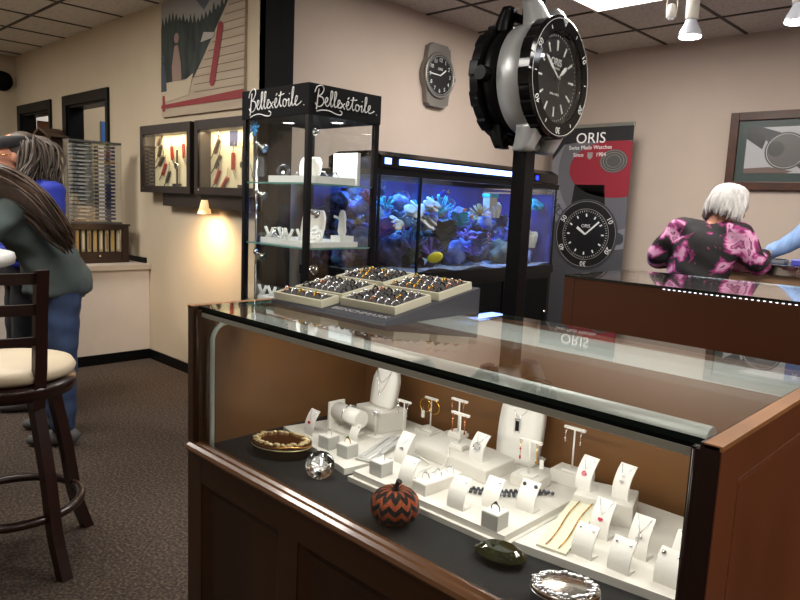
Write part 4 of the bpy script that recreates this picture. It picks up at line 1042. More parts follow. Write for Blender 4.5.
for k in range(46):
    y = g9.uniform(2.74, 4.42); z = g9.uniform(.95, 1.36 if y < 3.6 else 1.22); s_ = g9.uniform(.035, .06)
    m = g9.choice([corP, corC, corV, corV, corY, rk2, rk1, corR, rk1]); kd = g9.choice(KD); nm_ = {'branch': 'branching', 'mushroom': 'capped', 'plate': 'ruffled', 'anemone': 'spiky', 'finger': 'fingered'}[kd]; cn = {corP: 'pale', corC: 'turquoise', corV: 'violet', corY: 'tan', rk2: 'blue', rk1: 'dark', corR: 'reddish'}[m]
    coral(kd, 'small %s %s coral growing on the reef wall' % (cn, nm_), -3.02-g9.uniform(0, .12), y, z, s_, m, 50+k)
    C.objects['coral.%03d' % (k+20)]['group'] = 'small %s %s corals on the reef wall' % (cn, nm_)
def fish(label, y, z, L_, m, hd_=-1, x=-2.815):
    t = thing('fish', label, 'fish', (x-.035, y, z), 0, None, (.35, 0, -.85))
    MB().ell((0, 0, 0), (L_*.13, L_*.5, L_*.32), 14, 10).build('body', m[0], t)
    mb = MB()
    a = -hd_; mb.prism([(0, a*L_*.42), (0, a*L_*.42)][:0] or [(a*L_*.42, 0), (a*L_*.78, L_*.26), (a*L_*.68, 0), (a*L_*.78, -L_*.26)], -.0015, .0015, Matrix(((0, 0, 1, 0), (1, 0, 0, 0), (0, 1, 0, 0), (0, 0, 0, 1))))
    mb.build('tail', m[1], t)
    MB().prism([(-L_*.25, L_*.25), (L_*.3, L_*.22), (L_*.2, L_*.42)], -.001, .001, Matrix(((0, 0, 1, 0), (1, 0, 0, 0), (0, 1, 0, 0), (0, 0, 0, 1)))).build('fin', m[1], t)
ye = mat('yellow_fish', 'e6d21e', .4); fb = mat('blue_fish', '2440c0', .4); fo = mat('orange_fish', 'c8642a', .4)
fish('yellow fish with a pale tail near the bottom of the tank', 3.235, .98, .105, (ye, mat('pale_fish', 'a9c4d8', .4)), 1, -2.80)
fish('small blue fish at the right of the main tank view', 3.93, 1.12, .04, (fb, fb)); fish('small orange fish in the upper middle of the tank', 3.52, 1.285, .03, (fo, fo))
fish('second small orange fish, lower than the other and right of it', 3.60, 1.245, .025, (fo, fo))
fish('slender blue fish near the surface in the left of the tank', 3.30, 1.385, .05, (fb, ye))
t = thing('tank_pump', 'white overflow box hanging inside the upper right of the tank', 'aquarium pump', (-2.93, 3.90, 1.25))
MB().box(-.03, .03, -.045, .045, 0, .13, bev=.006).build('housing', corP, t); MB().box(-.034, .034, -.05, .05, .13, .155, bev=.004).build('cap', corC, t)

# ------------------------------------------------------------------ black pole and giant hanging watches
PX, PY = -1.905, 2.782
wp = thing('support_pole', 'square black floor-to-ceiling pole carrying the two giant watches', 'pole', (PX, PY, 0))
MB().box(-.038, .038, -.038, .038, 0, 1.72, bev=.003).build('lower_post', mat('black_pole', '0a0b0e', .35, spec=.25), wp)
MB().box(-.038, .038, -.038, .038, 2.09, CZ, bev=.003).build('upper_post', MATS['black_pole'], wp)
MB().box(-.07, .07, -.07, .07, CZ-.012, CZ-.001).build('top_plate', M['black'], wp)
def dial_text(s_, size, r, ang, y, m, parent=None, upright=False):
    """ang clockwise from 12; returns mesh standing facing -Y"""
    M_ = T(r*math.sin(ang), y, r*math.cos(ang)) @ RY(0 if upright else ang) @ STAND
    return text(s_, size, None, m, None, M_, .0006)
def bars(mb, r0, r1, w0, w1, ang, y, th=.003):
    c, s = math.sin(ang), math.cos(ang)
    def P(r, o, yy): return Vector((r*c+o*s, yy, r*s-o*c))
    vs = [P(r0, -w0, y), P(r0, w0, y), P(r1, w1, y), P(r1, -w1, y), P(r0, -w0, y-th), P(r0, w0, y-th), P(r1, w1, y-th), P(r1, -w1, y-th)]
    mb._new(vs, [(0, 1, 2, 3), (7, 6, 5, 4), (0, 4, 5, 1), (1, 5, 6, 2), (2, 6, 7, 3), (3, 7, 4, 0)])
M['lume'] = mat('lume_white', 'dfe3e0', .5)
M['dialblack'] = mat('dial_black', '15171a', .45)
def giant_watch(label, face, Rb, depth, casem, y0):
    """local: face towards -Y, back of case at y0"""
    t = thing('giant_watch', label, 'display watch', (PX, PY, 1.905), math.radians(93) if face > 0 else math.radians(-87))
    R_ = RX(PI/2)   # lathe axis z -> -y
    c0 = y0; c1 = y0-depth
    MB().lathe([(Rb*.86, 0), (Rb*.93, .01), (Rb*.95, depth*.5), (Rb*.9, depth*.9), (Rb*.86, depth)], seg=64, mtx=T(0, c0, 0) @ R_).build('case', casem, t)
    # toothed bezel
    n = 96; rings = []
    for z, r, tooth in ((depth*.86, Rb*.90, 0), (depth*.88, Rb*.985, .006 if face > 0 else .016), (depth+.035, Rb*.985, .006 if face > 0 else .016), (depth+.045, Rb*.94, 0), (depth+.045, Rb*.755, 0), (depth+.02, Rb*.735, 0)):
        ring = []
        for k in range(n*2):
            a = 2*PI*k/(n*2); tt = tooth*(1 if (k//8) % 2 == 0 else .45)
            ring.append(T(0, c0, 0) @ R_ @ Vector(((r+tt)*math.cos(a), (r+tt)*math.sin(a), z)))
        rings.append(ring)
    bz = MB().rings(rings, False, smooth=False).build('bezel', M['blackgloss'] if face > 0 else M['black'], t)
    yf = c1-.0455
    mk_ = []
    for s_, k in (('10', 10), ('20', 20), ('30', 30), ('40', 40), ('50', 50)):
        mk_.append(dial_text(s_, Rb*.155, Rb*.85, 2*PI*k/60, yf, M['lume']))
    join_meshes('bezel_lettering', mk_, bz, M['lume'])
    mb = MB()
    tri = [(0, .11), (.075, .0), (-.075, .0)]
    P = [Vector((x*Rb, yf-.001, Rb*.945-(z*Rb))) for x, z in tri]
    mb.tube([P[0], P[1], P[2]], .0032, 5, close=True)
    mb.cyl((0, yf-.003, Rb*.91), (0, yf, Rb*.91), Rb*.018, seg=12)
    for k in range(1, 12, 2): bars(mb, Rb*.82, Rb*.88, Rb*.008, Rb*.008, 2*PI*k/12, yf, .001)
    mb.torus((0, yf, 0), Rb*.945, .0012, 64, 5, RX(PI/2)); mb.build('bezel_marks', M['lume'], bz)
    yd = c1-.012
    dl = MB().cyl((0, c0-.02, 0), (0, yd, 0), Rb*.745, seg=64).build('dial', M['dialblack'], t)
    mb = MB()
    for k in range(12):
        if k: bars(mb, Rb*.46, Rb*.62, Rb*.012, Rb*.020, 2*PI*k/12, yd-.0005, .004)
    bars(mb, Rb*.46, Rb*.62, Rb*.014, Rb*.03, 0, yd-.0005, .004)
    for k in range(60): bars(mb, Rb*.68, Rb*(.705 if k % 5 else .715), Rb*.006, Rb*.006, 2*PI*k/60, yd-.0005, .001)
    mb.build('hour_marks', M['lume'], dl)
    mt = T(0, yd-.001, Rb*.27) @ STAND
    ms = [text('ORIS', Rb*.17, None, M['lume'], None, mt, .001), text('AUTOMATIC', Rb*.045, None, M['lume'], None, T(0, yd-.001, Rb*.17) @ STAND, .001), text('1000m / 3300ft', Rb*.05, None, M['lume'], None, T(0, yd-.001, -Rb*.25) @ STAND, .001)]
    join_meshes('dial_lettering', ms, dl, M['lume'])
    for nm, ang, l, w_, off in (('hour_hand', 2*PI*1.75/12, .36, .035, .012), ('minute_hand', 2*PI*51/60, .55, .028, .016)):
        mb = MB(); bars(mb, 0, Rb*l*.45, Rb*w_*.35, Rb*w_*.45, ang, yd-off, .003); bars(mb, Rb*l*.45, Rb*l*.85, Rb*w_*.9, Rb*w_, ang, yd-off, .003); bars(mb, Rb*l*.85, Rb*l, Rb*w_, Rb*.004, ang, yd-off, .003); mb.build(nm, M['lume'], t)
    mb = MB(); bars(mb, -Rb*.1, Rb*.34, Rb*.005, Rb*.004, 2*PI*31/60, yd-.021, .002); mb.cyl((0, yd-.026, 0), (0, yd, 0), Rb*.03, seg=16); mb.build('second_hand', M['silver'], t)
    MB().cyl((0, yf+.006, 0), (0, yf+.003, 0), Rb*.745, seg=64).build('crystal', M['glass'], t)
    # crown on the wearer's right, guards, lugs
    mb = MB(); mb.cyl((Rb*.93, c0-depth*.5, 0), (Rb*1.12, c0-depth*.5, 0), Rb*.13, Rb*.12, seg=24, smooth=False); mb.build('crown', casem, t)
    for sz in (-1, 1):
        for sx in (-1, 1):
            mb = MB(); x = sx*Rb*.36
            rr = []
            for q in range(8):
                f_ = q/7; zz = sz*Rb*(.78+.44*f_); yy = c0-depth*(.75-.1*f_)+.025*f_*f_; th = depth*(.36-.14*f_); w_ = Rb*(.15-.02*f_)
                rr.append([Vector((x-w_, yy-th, zz)), Vector((x-w_*.7, yy-th*1.12, zz)), Vector((x+w_*.7, yy-th*1.12, zz)), Vector((x+w_, yy-th, zz)), Vector((x+w_, yy+th, zz)), Vector((x-w_, yy+th, zz))])
            mb.rings(rr, True); mb.build('lug', casem, t)
        MB().cyl((-Rb*.26, c0+.02-depth*.45, sz*Rb*1.08), (Rb*.26, c0+.02-depth*.45, sz*Rb*1.08), depth*.22, seg=20).build('strap_bar', casem, t)
    return t
giant_watch('giant silver cased diver watch with black bezel hanging from the pole', 1, .272, .152, mat('satin_silver', 'b9bcbd', .35, .35), .027)
giant_watch('giant all-black diver watch hanging back to back behind the silver one', -1, .262, .085, M['black'], -.036)

# ------------------------------------------------------------------ wall clock shaped like a wristwatch
t = thing('wall_clock', 'grey metal wall clock shaped like a wristwatch head', 'clock', (XC, 3.905, 2.262), PI/2)
cm = mat('brushed_grey_case', '8a8782', .42, .6)
out = []
for k in range(48):
    a = 2*PI*k/48; ca, sa = math.cos(a), math.sin(a)
    r = .168; x, z = r*ca, r*sa
    if abs(sa) > .62: z = (.225 if abs(sa) > .8 else .205)*(1 if sa > 0 else -1); x = ca*.165
    out.append((x, z))
MB().prism(out, 0, .045, RX(PI/2)).build('case', cm, t)
MB().lathe([(.163, .045), (.168, .05), (.163, .060), (.150, .064), (.146, .056)], seg=48, mtx=RX(PI/2), cap=False).build('bezel', cm, t)
dl = MB().cyl((0, -.04, 0), (0, -.056, 0), .147, seg=48).build('dial', M['dialblack'], t)
ms = [dial_text(str(k), .040, .110, 2*PI*k/12, -.0565, M['lume'], upright=True) for k in range(1, 13)] + [text('ORIS', .026, None, M['lume'], None, T(0, -.0565, .045) @ STAND, .0005)]
join_meshes('numerals', ms, dl, M['lume'])
mb = MB()
for k in range(60): bars(mb, .133, .141, .0012, .0012, 2*PI*k/60, -.0565, .001)
mb.build('minute_marks', M['lume'], dl)
mb = MB(); bars(mb, 0, .075, .004, .006, 2*PI*(1.8)/12, -.058, .002); mb.build('hour_hand', M['lume'], t)
mb = MB(); bars(mb, 0, .108, .003, .004, 2*PI*45.3/60, -.061, .002); mb.build('minute_hand', M['lume'], t)
MB().cyl((.165, -.025, 0), (.198, -.025, 0), .018, seg=16, smooth=False).build('crown', cm, t)

# ------------------------------------------------------------------ roll-up banner
BW, BH = .735, 1.93
bn = thing('rollup_banner', 'tall grey and red roll-up advertising banner with a big diver watch', 'banner', (-2.955, 5.30, 0), 0)
MB().box(-BW/2-.02, BW/2+.02, -.09, .09, 0, .085, bev=.01).build('base', M['alu'], bn)
MB().cyl((0, .03, .08), (0, .03, 2.02), .012).build('pole', M['alu'], bn)
MB().box(-BW/2-.005, BW/2+.005, -.012, .012, 2.015, 2.045, bev=.003).build('top_bar', M['alu'], bn)
sh = MB().box(-BW/2, BW/2, -.0015, 0, .085, 2.02).build('sheet', mat('banner_grey', '47484d', .6), bn)
def flat(mb, poly, y, zc=0):
    """polygon clipped to the banner, standing"""
    def clip(pl, ax, lim, sgn):
        o = []
        for i in range(len(pl)):
            a, b = pl[i-1], pl[i]; ia = sgn*(a[ax]-lim) <= 0; ib = sgn*(b[ax]-lim) <= 0
            if ia != ib:
                tt = (lim-a[ax])/(b[ax]-a[ax]); o.append((a[0]+(b[0]-a[0])*tt, a[1]+(b[1]-a[1])*tt))
            if ib: o.append(b)
        return o
    for ax, lim, sg in flat.clips:
        poly = clip(poly, ax, lim, sg)
        if len(poly) < 3: return
    mb.prism([(x, z) for x, z in poly], 0, .0006, T(0, y, 0) @ RX(PI/2))
flat.clips = [(0, BW/2, 1), (0, -BW/2, -1), (1, 2.015, 1), (1, .09, -1)]
def circ(cx, cz, r, n=48, sx=1): return [(cx+r*sx*math.cos(2*PI*k/n), cz+r*math.sin(2*PI*k/n)) for k in range(n)]
mb = MB(); flat(mb, [(-BW/2, 2.02), (BW/2, 2.02), (BW/2, 1.80), (-BW/2, 1.55)], -.0020); mb.build('dark_field', mat('banner_dark', '1d1d20', .7), sh)
mb = MB(); flat(mb, circ(.20, 1.66, .66), -.0028); mb.build('outer_ring', mat('banner_ring', '77777c', .6), sh)
mb = MB(); flat(mb, circ(.20, 1.66, .50), -.0036); mb.build('inner_disc', mat('banner_disc', '5c5c62', .6), sh)
mb = MB(); flat(mb, circ(.22, 1.67, .235, sx=1.75), -.0044); mb.build('red_disc', mat('banner_red', '86202f', .55), sh)
mb = MB(); flat(mb, [(-BW/2, 2.02), (BW/2, 2.02), (BW/2, 1.90), (-.10, 1.90), (-.26, 1.88), (-BW/2, 1.75)], -.0052); mb.build('top_field', MATS['banner_dark'], sh)
mb = MB(); flat(mb, circ(.215, 1.735, .095, sx=1.3), -.0058); mb.build('rotor_hub', mat('banner_hub', '4b4a48', .5), sh)
mb = MB()
for r in (.05, .07, .088): mb.tube([Vector((x, -.0068, z)) for x, z in circ(.215, 1.735, r, 32, 1.3)], .0022, 4, close=True)
mb.build('hub_rings', mat('banner_grey_line', '8c8a86', .5), sh)
ms = [text('ORIS', .125, None, M['letter_white'], None, T(-.01, -.0065, 1.925) @ STAND, .0006, sx=1.05),
      text('Swiss Made Watches', .047, None, M['letter_white'], None, T(-.01, -.0065, 1.850) @ STAND, .0006),
      text('Since', .047, None, M['letter_white'], None, T(-.115, -.0065, 1.790) @ STAND, .0006), text('1904', .047, None, M['letter_white'], None, T(.095, -.0065, 1.790) @ STAND, .0006)]
join_meshes('lettering', ms, sh, M['letter_white'])
mb = MB(); flat(mb, [(-.03, 1.81), (.02, 1.81), (.018, 1.77), (-.005, 1.75), (-.028, 1.77)], -.0060); mb.build('crest', MATS['banner_grey_line'], sh)
ms = []
word = 'SWISS MADE WATCHES HOLSTEIN'
for i, ch in enumerate(word):
    a = PI*1.02+i*.076
    if ch != ' ':
        me_ = text(ch, .10, None, M['letter_white'], None, T(.20+.585*math.cos(a), -.0036, 1.66+.585*math.sin(a)) @ RY(-(a+PI/2)) @ STAND, .0003)
        co = [v.co for v in me_.vertices]
        if max(c.x for c in co) < BW/2: ms.append(me_)
        else: bpy.data.meshes.remove(me_)
join_meshes('ring_lettering', ms, sh, mat('banner_letter_grey', '3f3f44', .6))
# printed watch
wx, wz, wr = .01, 1.12, .30
mb = MB(); flat(mb, [(wx-.16, wz+.24), (wx+.16, wz+.24), (wx+.14, wz+.42), (wx-.14, wz+.42)], -.0044); mb.build('printed_strap', mat('print_black', '0c0c0e', .7), sh)
mb = MB(); flat(mb, circ(wx, wz, wr), -.0052); flat(mb, circ(wx+.30, wz-.02, .05), -.0050); mb.build('printed_case', mat('print_steel', '3a3b40', .5), sh)
mb = MB(); flat(mb, circ(wx, wz, wr*.95), -.0060); mb.build('printed_bezel', MATS['print_black'], sh)
ms = [text(s_, .060, None, M['letter_white'], None, T(wx+.25*math.sin(2*PI*k/60), -.0070, wz+.25*math.cos(2*PI*k/60)) @ RY(2*PI*k/60) @ STAND, .0003) for s_, k in (('10', 10), ('20', 20), ('30', 30), ('40', 40), ('50', 50))]
ms += [text('ORIS', .04, None, M['letter_white'], None, T(wx, -.0080, wz+.07) @ STAND, .0003)]
join_meshes('printed_numerals', ms, sh, M['letter_white'])
mb = MB(); flat(mb, circ(wx, wz, wr*.70), -.0068); mb.build('printed_dial', mat('print_dial', '131316', .5), sh)
mb = MB()
for k in range(60): bars(mb, .19, .203 if k % 5 else .208, .0015, .0015, 2*PI*k/60, -.0074, .0004)
for k in range(12): bars(mb, .15, .175, .006, .006, 2*PI*k/12, -.0074, .0004)
for o_ in (1,):
    M0 = T(wx, 0, wz)
    bars(mb, .0, .10, .008, .012, 2*PI*10.15/12, -.0080, .0004); bars(mb, .0, .165, .006, .008, 2*PI*8/60, -.0084, .0004)
for v in mb.bm.verts: v.co = M0 @ v.co
mb.build('printed_marks', M['lume'], sh)
mb = MB(); mb.tube([Vector((x, -.0070, z)) for x, z in circ(wx, wz, wr*.93, 64)], .0025, 4, close=True); mb.tube([Vector((x, -.0070, z)) for x, z in circ(wx, wz, wr*.72, 64)], .0030, 4, close=True); mb.build('printed_rings', MATS['banner_grey_line'], sh)

# ------------------------------------------------------------------ framed watch picture on the right wall
pf = thing('framed_picture', 'wide framed wristwatch photograph with green mat on the beige wall', 'picture', (-1.93, YB, 1.526))
PW, PH, FW_ = 1.02, .575, .062
for nm, b in (('left', (0, FW_, 0, PH)), ('right', (PW-FW_, PW, 0, PH)), ('top', (FW_, PW-FW_, PH-FW_, PH)), ('bottom', (FW_, PW-FW_, 0, FW_))):
    MB().box(b[0], b[1], -.035, -.001, b[2], b[3], bev=.005).build('frame_bar', M['framewood'], pf)
MB().box(FW_, PW-FW_, -.014, -.002, FW_, PH-FW_).build('mat_board', mat('green_mat', '33443f', .8), pf)
ph = MB().box(.125, PW-.125, -.0155, -.014, .125, PH-.115).build('photo', mat('photo_pale', 'b7b7ba', .3), pf)
def pl(poly, y, nm, m, cl=(.125, PW-.125, .125, PH-.115)):
    mb = MB(); flat.clips = [(0, cl[1], 1), (0, cl[0], -1), (1, cl[3], 1), (1, cl[2], -1)]; flat(mb, poly, y); return mb.build(nm, m, ph)
pl([(.125, .46), (.20, .42), (.30, .33), (.55, .12), (.80, .06), (.80, .12), (.60, .30), (.35, .42), (.2, .47)], -.0160, 'strap_print', mat('print_strap', '2a2a2c', .5))
pl([(.125, .46), (.17, .46), (.26, .37), (.24, .30), (.125, .38)], -.0166, 'strap_end_print', mat('print_strap_dark', '161618', .5))
pl([(.125, .125), (.42, .125), (.46, .14), (.3, .17), (.125, .16)], -.0170, 'ground_print', mat('print_brown', '6b5448', .5))
pl(circ(.40, .285, .135, sx=1.05), -.0174, 'case_print', mat('print_case', '46423e', .4))
pl(circ(.40, .285, .115, sx=1.05), -.0180, 'dial_print', mat('print_dial2', '5e5a58', .3))
pl([(.57, .125), (.9, .125), (.9, .47), (.57, .47)], -.0158, 'sky_print', mat('print_blue', '3c5da6', .4))
pl(circ(.335, .30, .055), -.0186, 'subdial_print', mat('print_sub', '38342f', .4))
mb = MB(); mb.tube([Vector((x, -.0190, z)) for x, z in circ(.40, .285, .122, 40, 1.05)], .002, 4, close=True)
for k in range(6): mb.cyl((.64+.03*math.cos(k*PI/3), -.0175, .42+.03*math.sin(k*PI/3)), (.64-.03*math.cos(k*PI/3), -.0175, .42-.03*math.sin(k*PI/3)), .003, seg=5)
mb.build('line_print', M['lume'], ph)
MB().box(FW_, PW-FW_, -.021, -.0195, FW_, PH-FW_).build('glazing', glassmat('matte_glazing', (.97, .97, .97), .015, .35), pf)

# ------------------------------------------------------------------ far showcase (long, low wood back towards us)
fc = thing('display_case', 'long brown wooden showcase across the aisle, its closed back towards us', 'display case', (0, 0, 0))
fx0, fx1, fy0, fy1 = -1.372, 1.30, 2.335, 2.89
MB().box(fx0+.02, fx1, fy0+.004, fy1-.03, 0, .70).build('cabinet_body', M['farwood'], fc)
MB().box(fx0+.045, fx1, fy0, fy0+.018, .04, 1.052).build('back_panel', M['farwood'], fc)
for y in (fy0-.002, fy1-.04): MB().box(fx0, fx0+.045, y, y+.042, 0, 1.058, bev=.002).build('corner_post', M['farwood'], fc)
MB().box(fx0+.003, fx0+.02, fy0+.04, fy1-.04, 0, 1.05).build('side_panel', M['farwood'], fc)
MB().box(fx0+.03, fx1, fy0+.018, fy1-.02, .70, .74).build('deck', M['linen'], fc)
MB().box(fx0+.03, fx1, fy1-.022, fy1-.016, .74, 1.05).build('front_glass', M['glass'], fc)
g = MB().box(fx0+.002, fx1, fy0-.004, fy1, 1.052, 1.060).build('glass_top', [M['glass'], M['glassedge']], fc)
for p in g.data.polygons:
    if abs(p.normal.z) < .5: p.material_index = 1
MB().box(fx0+.04, fx1, fy0+.02, fy0+.03, 1.035, 1.051).build('light_rail', M['alu'], fc)
for k in range(26):
    x = -1.17+.033*k
    if k in (7, 8, 17, 18): continue
ll = MB()
for k in range(14, 95): ll.box(fx0+.14+.018*k, fx0+.147+.018*k, fy0-.0045, fy0-.002, 1.0475, 1.0500)
ll.build('led_row', mat('led_dots', 'ffffff', .5, emit=2.5, ecol='dfeaff'), fc)
for k in range(7):
    rblock('pale display block inside the far showcase, '+['first', 'second', 'third', 'fourth', 'fifth', 'sixth', 'seventh'][k]+' from its left end', fx0+.2+.2*k, fy0+.25, .12, .12, .741, .78+.03*(k % 3), 0)

# ------------------------------------------------------------------ second counter at the back right
sc2 = thing('display_counter', 'counter with a shiny silver front rail where the white haired woman stands', 'counter', (0, 0, 0))
cx0, cx1, cyy0, cyy1 = -1.52, 1.3, 4.16, 4.62
MB().box(cx0, cx1, cyy0+.01, cyy1, 0, 1.0).build('cabinet_body', mat('tan_wood', '9b7a5c', .5, noise=.1, scale=5), sc2)
MB().box(cx0-.005, cx1, cyy0, cyy1+.005, 1.035, 1.06).build('top', mat('dark_blue_top', '20264a', .2), sc2)
MB().box(cx0-.01, cx1, cyy0-.012, cyy0+.012, 1.0, 1.062, bev=.006).build('front_rail', M['chrome'], sc2)
t = thing('watch_tray', 'grey tray lying on the back counter in front of the salesman', 'tray', (-1.20, 4.36, 1.0605))
MB().box(-.13, .07, -.05, .05, 0, .022, bev=.003).build('body', mat('tray_grey', '7c8186', .4, .3), t); MB().box(-.12, .06, -.045, .045, .022, .025).build('pad', M['black'], t)
t = thing('small_box', 'tiny violet blue box on the back counter beside the grey tray', 'box', (-1.06, 4.33, 1.0605))
MB().box(-.03, .03, -.03, .03, 0, .022, bev=.003).build('box_base', mat('violet', '4a4aa8', .5), t); MB().box(-.031, .031, -.031, .031, .0225, .031, bev=.002).build('lid', mat('violet_light', '7f86d8', .5), t)

# ------------------------------------------------------------------ track with spot heads
tr = thing('ceiling_track', 'white ceiling track on short stems carrying the spot lamps', 'lighting track', (0, 3.80, 0))
MB().box(-1.95, .2, -.018, .018, 2.60, 2.63).build('rail', M['white'], tr)
for x in (-1.9, -.9, .1): MB().cyl((x, 0, 2.63), (x, 0, CZ-.001), .008, seg=8).build('stem', M['white'], tr)
MW = mat('lamp_white', 'cfcac2', .4)
def spothead(label, x, big):
    t = thing('spot_lamp', label, 'spot lamp', (x, 3.80, 0))
    if big:
        MB().cyl((0, 0, 2.45), (0, 0, 2.60), .006, seg=8).build('stem', MW, t); MB().box(-.03, .03, -.018, .018, 2.575, 2.599).build('adapter', MW, t)
        MB().lathe([(.02, 2.47), (.034, 2.468), (.034, 2.36), (.03, 2.355)], seg=24).build('socket', MW, t)
        b = MB().lathe([(.028, 2.355), (.034, 2.335), (.052, 2.30), (.060, 2.275), (.060, 2.268)], seg=28).build('bulb', mat('par_glass', 'd7dbe6', .15, .3), t)
        MB().lathe([(.0585, 2.2675), (.055, 2.262), (.03, 2.258), (0, 2.257)], seg=28).build('lens', mat('lamp_glow', 'ffffff', .5, emit=14, ecol='f4f6ff'), b)
    else:
        MB().box(-.05, .03, -.02, .02, 2.50, 2.60).build('adapter', MW, t)
        mb = MB()
        for s_ in (-1, 1): mb.tube([(s_*.028, 0, 2.50), (s_*.03, 0, 2.44), (s_*.028, 0, 2.40)], .0022, 6)
        mb.build('yoke', MW, t)
        b = MB().lathe([(.012, 2.455), (.020, 2.45), (.026, 2.43), (.027, 2.385), (.018, 2.38)], seg=20).build('socket', MW, t)
        MB().lathe([(.017, 2.3795), (.012, 2.372), (0, 2.371)], seg=16).build('lens', mat('lamp_dim', 'e8e8ee', .3), b)
spothead('lit white spot lamp with flared bulb, left one of the pair', -1.585, True)
spothead('lit white spot lamp at the right edge of the picture', -1.065, True)
spothead('small unlit white spot lamp hanging left of the lit ones', -1.70, False)

# ------------------------------------------------------------------ left wall: poster, knife cabinets, cuckoo clock, hat
ps = thing('wall_poster', 'big outdoor poster with fir forest, hikers and a red pocket knife', 'poster', (-4.86, YW, 1.86))
PWd, PHt = 1.085, .80
B_ = MB().box(0, PWd, -.02, -.001, 0, PHt).build('board', mat('poster_wood', 'a3937f', .7, noise=.1, scale=5, stretch=(.3, 1, 6)), ps)
flat.clips = [(0, PWd, 1), (0, 0, -1), (1, PHt, 1), (1, 0, -1)]
def pp(poly, y, nm, m):
    mb = MB(); flat(mb, poly, y); return mb.build(nm, m, B_)
dg = (.62, .27)
pp([(0, .24), (.46, .24), (.54, .31), (1.02, .80), (0, .80)], -.0205, 'sky', mat('poster_sky', '8e8c88', .7))
pp([(.42, .80), (.60, .66), (.8, .80)], -.0212, 'far_peak', mat('poster_peak', '565b66', .7))
fr = [(0, .24), (.46, .24), (.54, .31)]; top = []
g = random.Random(3); n = 36
for k in range(n+1):
    x = .90*(1-k/n); base = .62 if x < .6 else .62+.0*(x); zt_ = base+(.06 if k % 2 else 0)*g.uniform(.5, 1.2)+.03*math.sin(x*9)
    lim = .31+(x-.54)*1.02
    if x > .54 and lim > zt_-.02: zt_ = max(lim, zt_) if lim < .66 else lim
    top.append((x, zt_))
pp(fr+[(.90, .68)]+top[1:], -.0219, 'fir_forest', mat('poster_forest', '1e2422', .8, col2='3a413e', scale=14, stretch=(1, 1, .3)))
pp([(0, .10), (.40, .13), (.46, .27), (.34, .23), (.2, .24), (0, .235)], -.0226, 'meadow', mat('poster_ground', 'b0a28c', .8))
for k, (x, z, s_) in enumerate(((.22, .24, 1.0), (.02, .18, .8))):
    mb = MB(); flat(mb, [(x-.05*s_, z), (x+.08*s_, z), (x+.07*s_, z+.12*s_), (x+.03*s_, z+.24*s_), (x-.02*s_, z+.24*s_), (x-.06*s_, z+.1*s_)], -.0232); flat(mb, circ(x+.01*s_, z+.29*s_, .035*s_, 16), -.0233); mb.build('hiker_figure', mat('poster_figure%d' % k, ('8a7468', '39414a')[k], .8), B_)
ky = MB(); ca, sa = math.cos(1.28), math.sin(1.28)
def rot(px, pz, cx=.76, cz=.36): return (cx+px*ca-pz*sa, cz+px*sa+pz*ca)
cap_ = [rot(-.17+.035*math.cos(a), .035*math.sin(a)) for a in [PI/2+PI*k/8 for k in range(9)]]+[rot(.17+.035*math.cos(a), .035*math.sin(a)) for a in [-PI/2+PI*k/8 for k in range(9)]]
flat(ky, cap_, -.0232); flat(ky, [(.0, .06), (1.085, .060), (1.085, .115), (.0, .085)], -.0234); flat(ky, [(.02, .04), (.055, .04), (.055, .15), (.02, .15)], -.0236)
ky.build('red_knife', mat('poster_red', '7f2226', .6), B_)
pp([rot(.10, -.04), rot(-.01, -.045), rot(-.12, -.26), rot(-.08, -.28), rot(.02, -.2)][::1], -.0230, 'blade', mat('poster_steel', '9c968c', .6)) if 0 else None
pp([(.56, .46), (.72, .47), (.74, .50), (.60, .52)], -.0231, 'blade', mat('poster_steel', 'a39c92', .6))
mb = MB()
for k in range(13):
    z = .14+.05*k; x0_ = .56+(z-.31)/1.02*1.0 if z > .31 else .45
    if x0_ < PWd-.05: mb.box(x0_+.02, PWd, -.0212, -.0205, z, z+.006)
mb.build('plank_lines', mat('poster_line', '6f6152', .8), B_)
def knife_cabinet(label, x, lx):
    t = thing('knife_cabinet', label, 'display cabinet', (x, YW, 1.311)); w_, h_, d = .745, .484, .11
    for b in ((0, .045, 0, h_), (w_-.045, w_, 0, h_), (.045, w_-.045, 0, .05), (.045, w_-.045, h_-.065, h_)):
        MB().box(b[0], b[1], -d, -.001, b[2], b[3], bev=.003).build('frame_bar', M['darkcab'], t)
    MB().box(.045, w_-.045, -.012, -.002, .05, h_-.065).build('backboard', mat('lit_cream_board', 'd6caa6', .6), t)
    MB().box(.045, w_-.045, -d+.008, -d+.012, .05, h_-.065).build('glass_door', M['glass'], t)
    MB().cyl((.06, -d-.004, .03), (.06, -d, .03), .006, seg=12).build('lock', M['chrome'], t)
    return t
M['darkcab'] = mat('dark_bronze_wood', '20140f', .5, noise=.2, scale=6)
M["darkcab"] = mat("dark_bronze_wood", "20140f", .5, noise=.2, scale=6)
knife_cabinet('left glass fronted knife cabinet with warm light inside', -5.03, 0); knife_cabinet('right glass fronted knife cabinet, next to the glass tower', -4.225, 0)
kred = mat('knife_red', '8e2018', .3); kblk = mat('knife_dark', '3a2a20', .4); kyel = mat('knife_yellow', 'b98a2c', .4); kblu = mat('knife_blue', '2a2c80', .4)
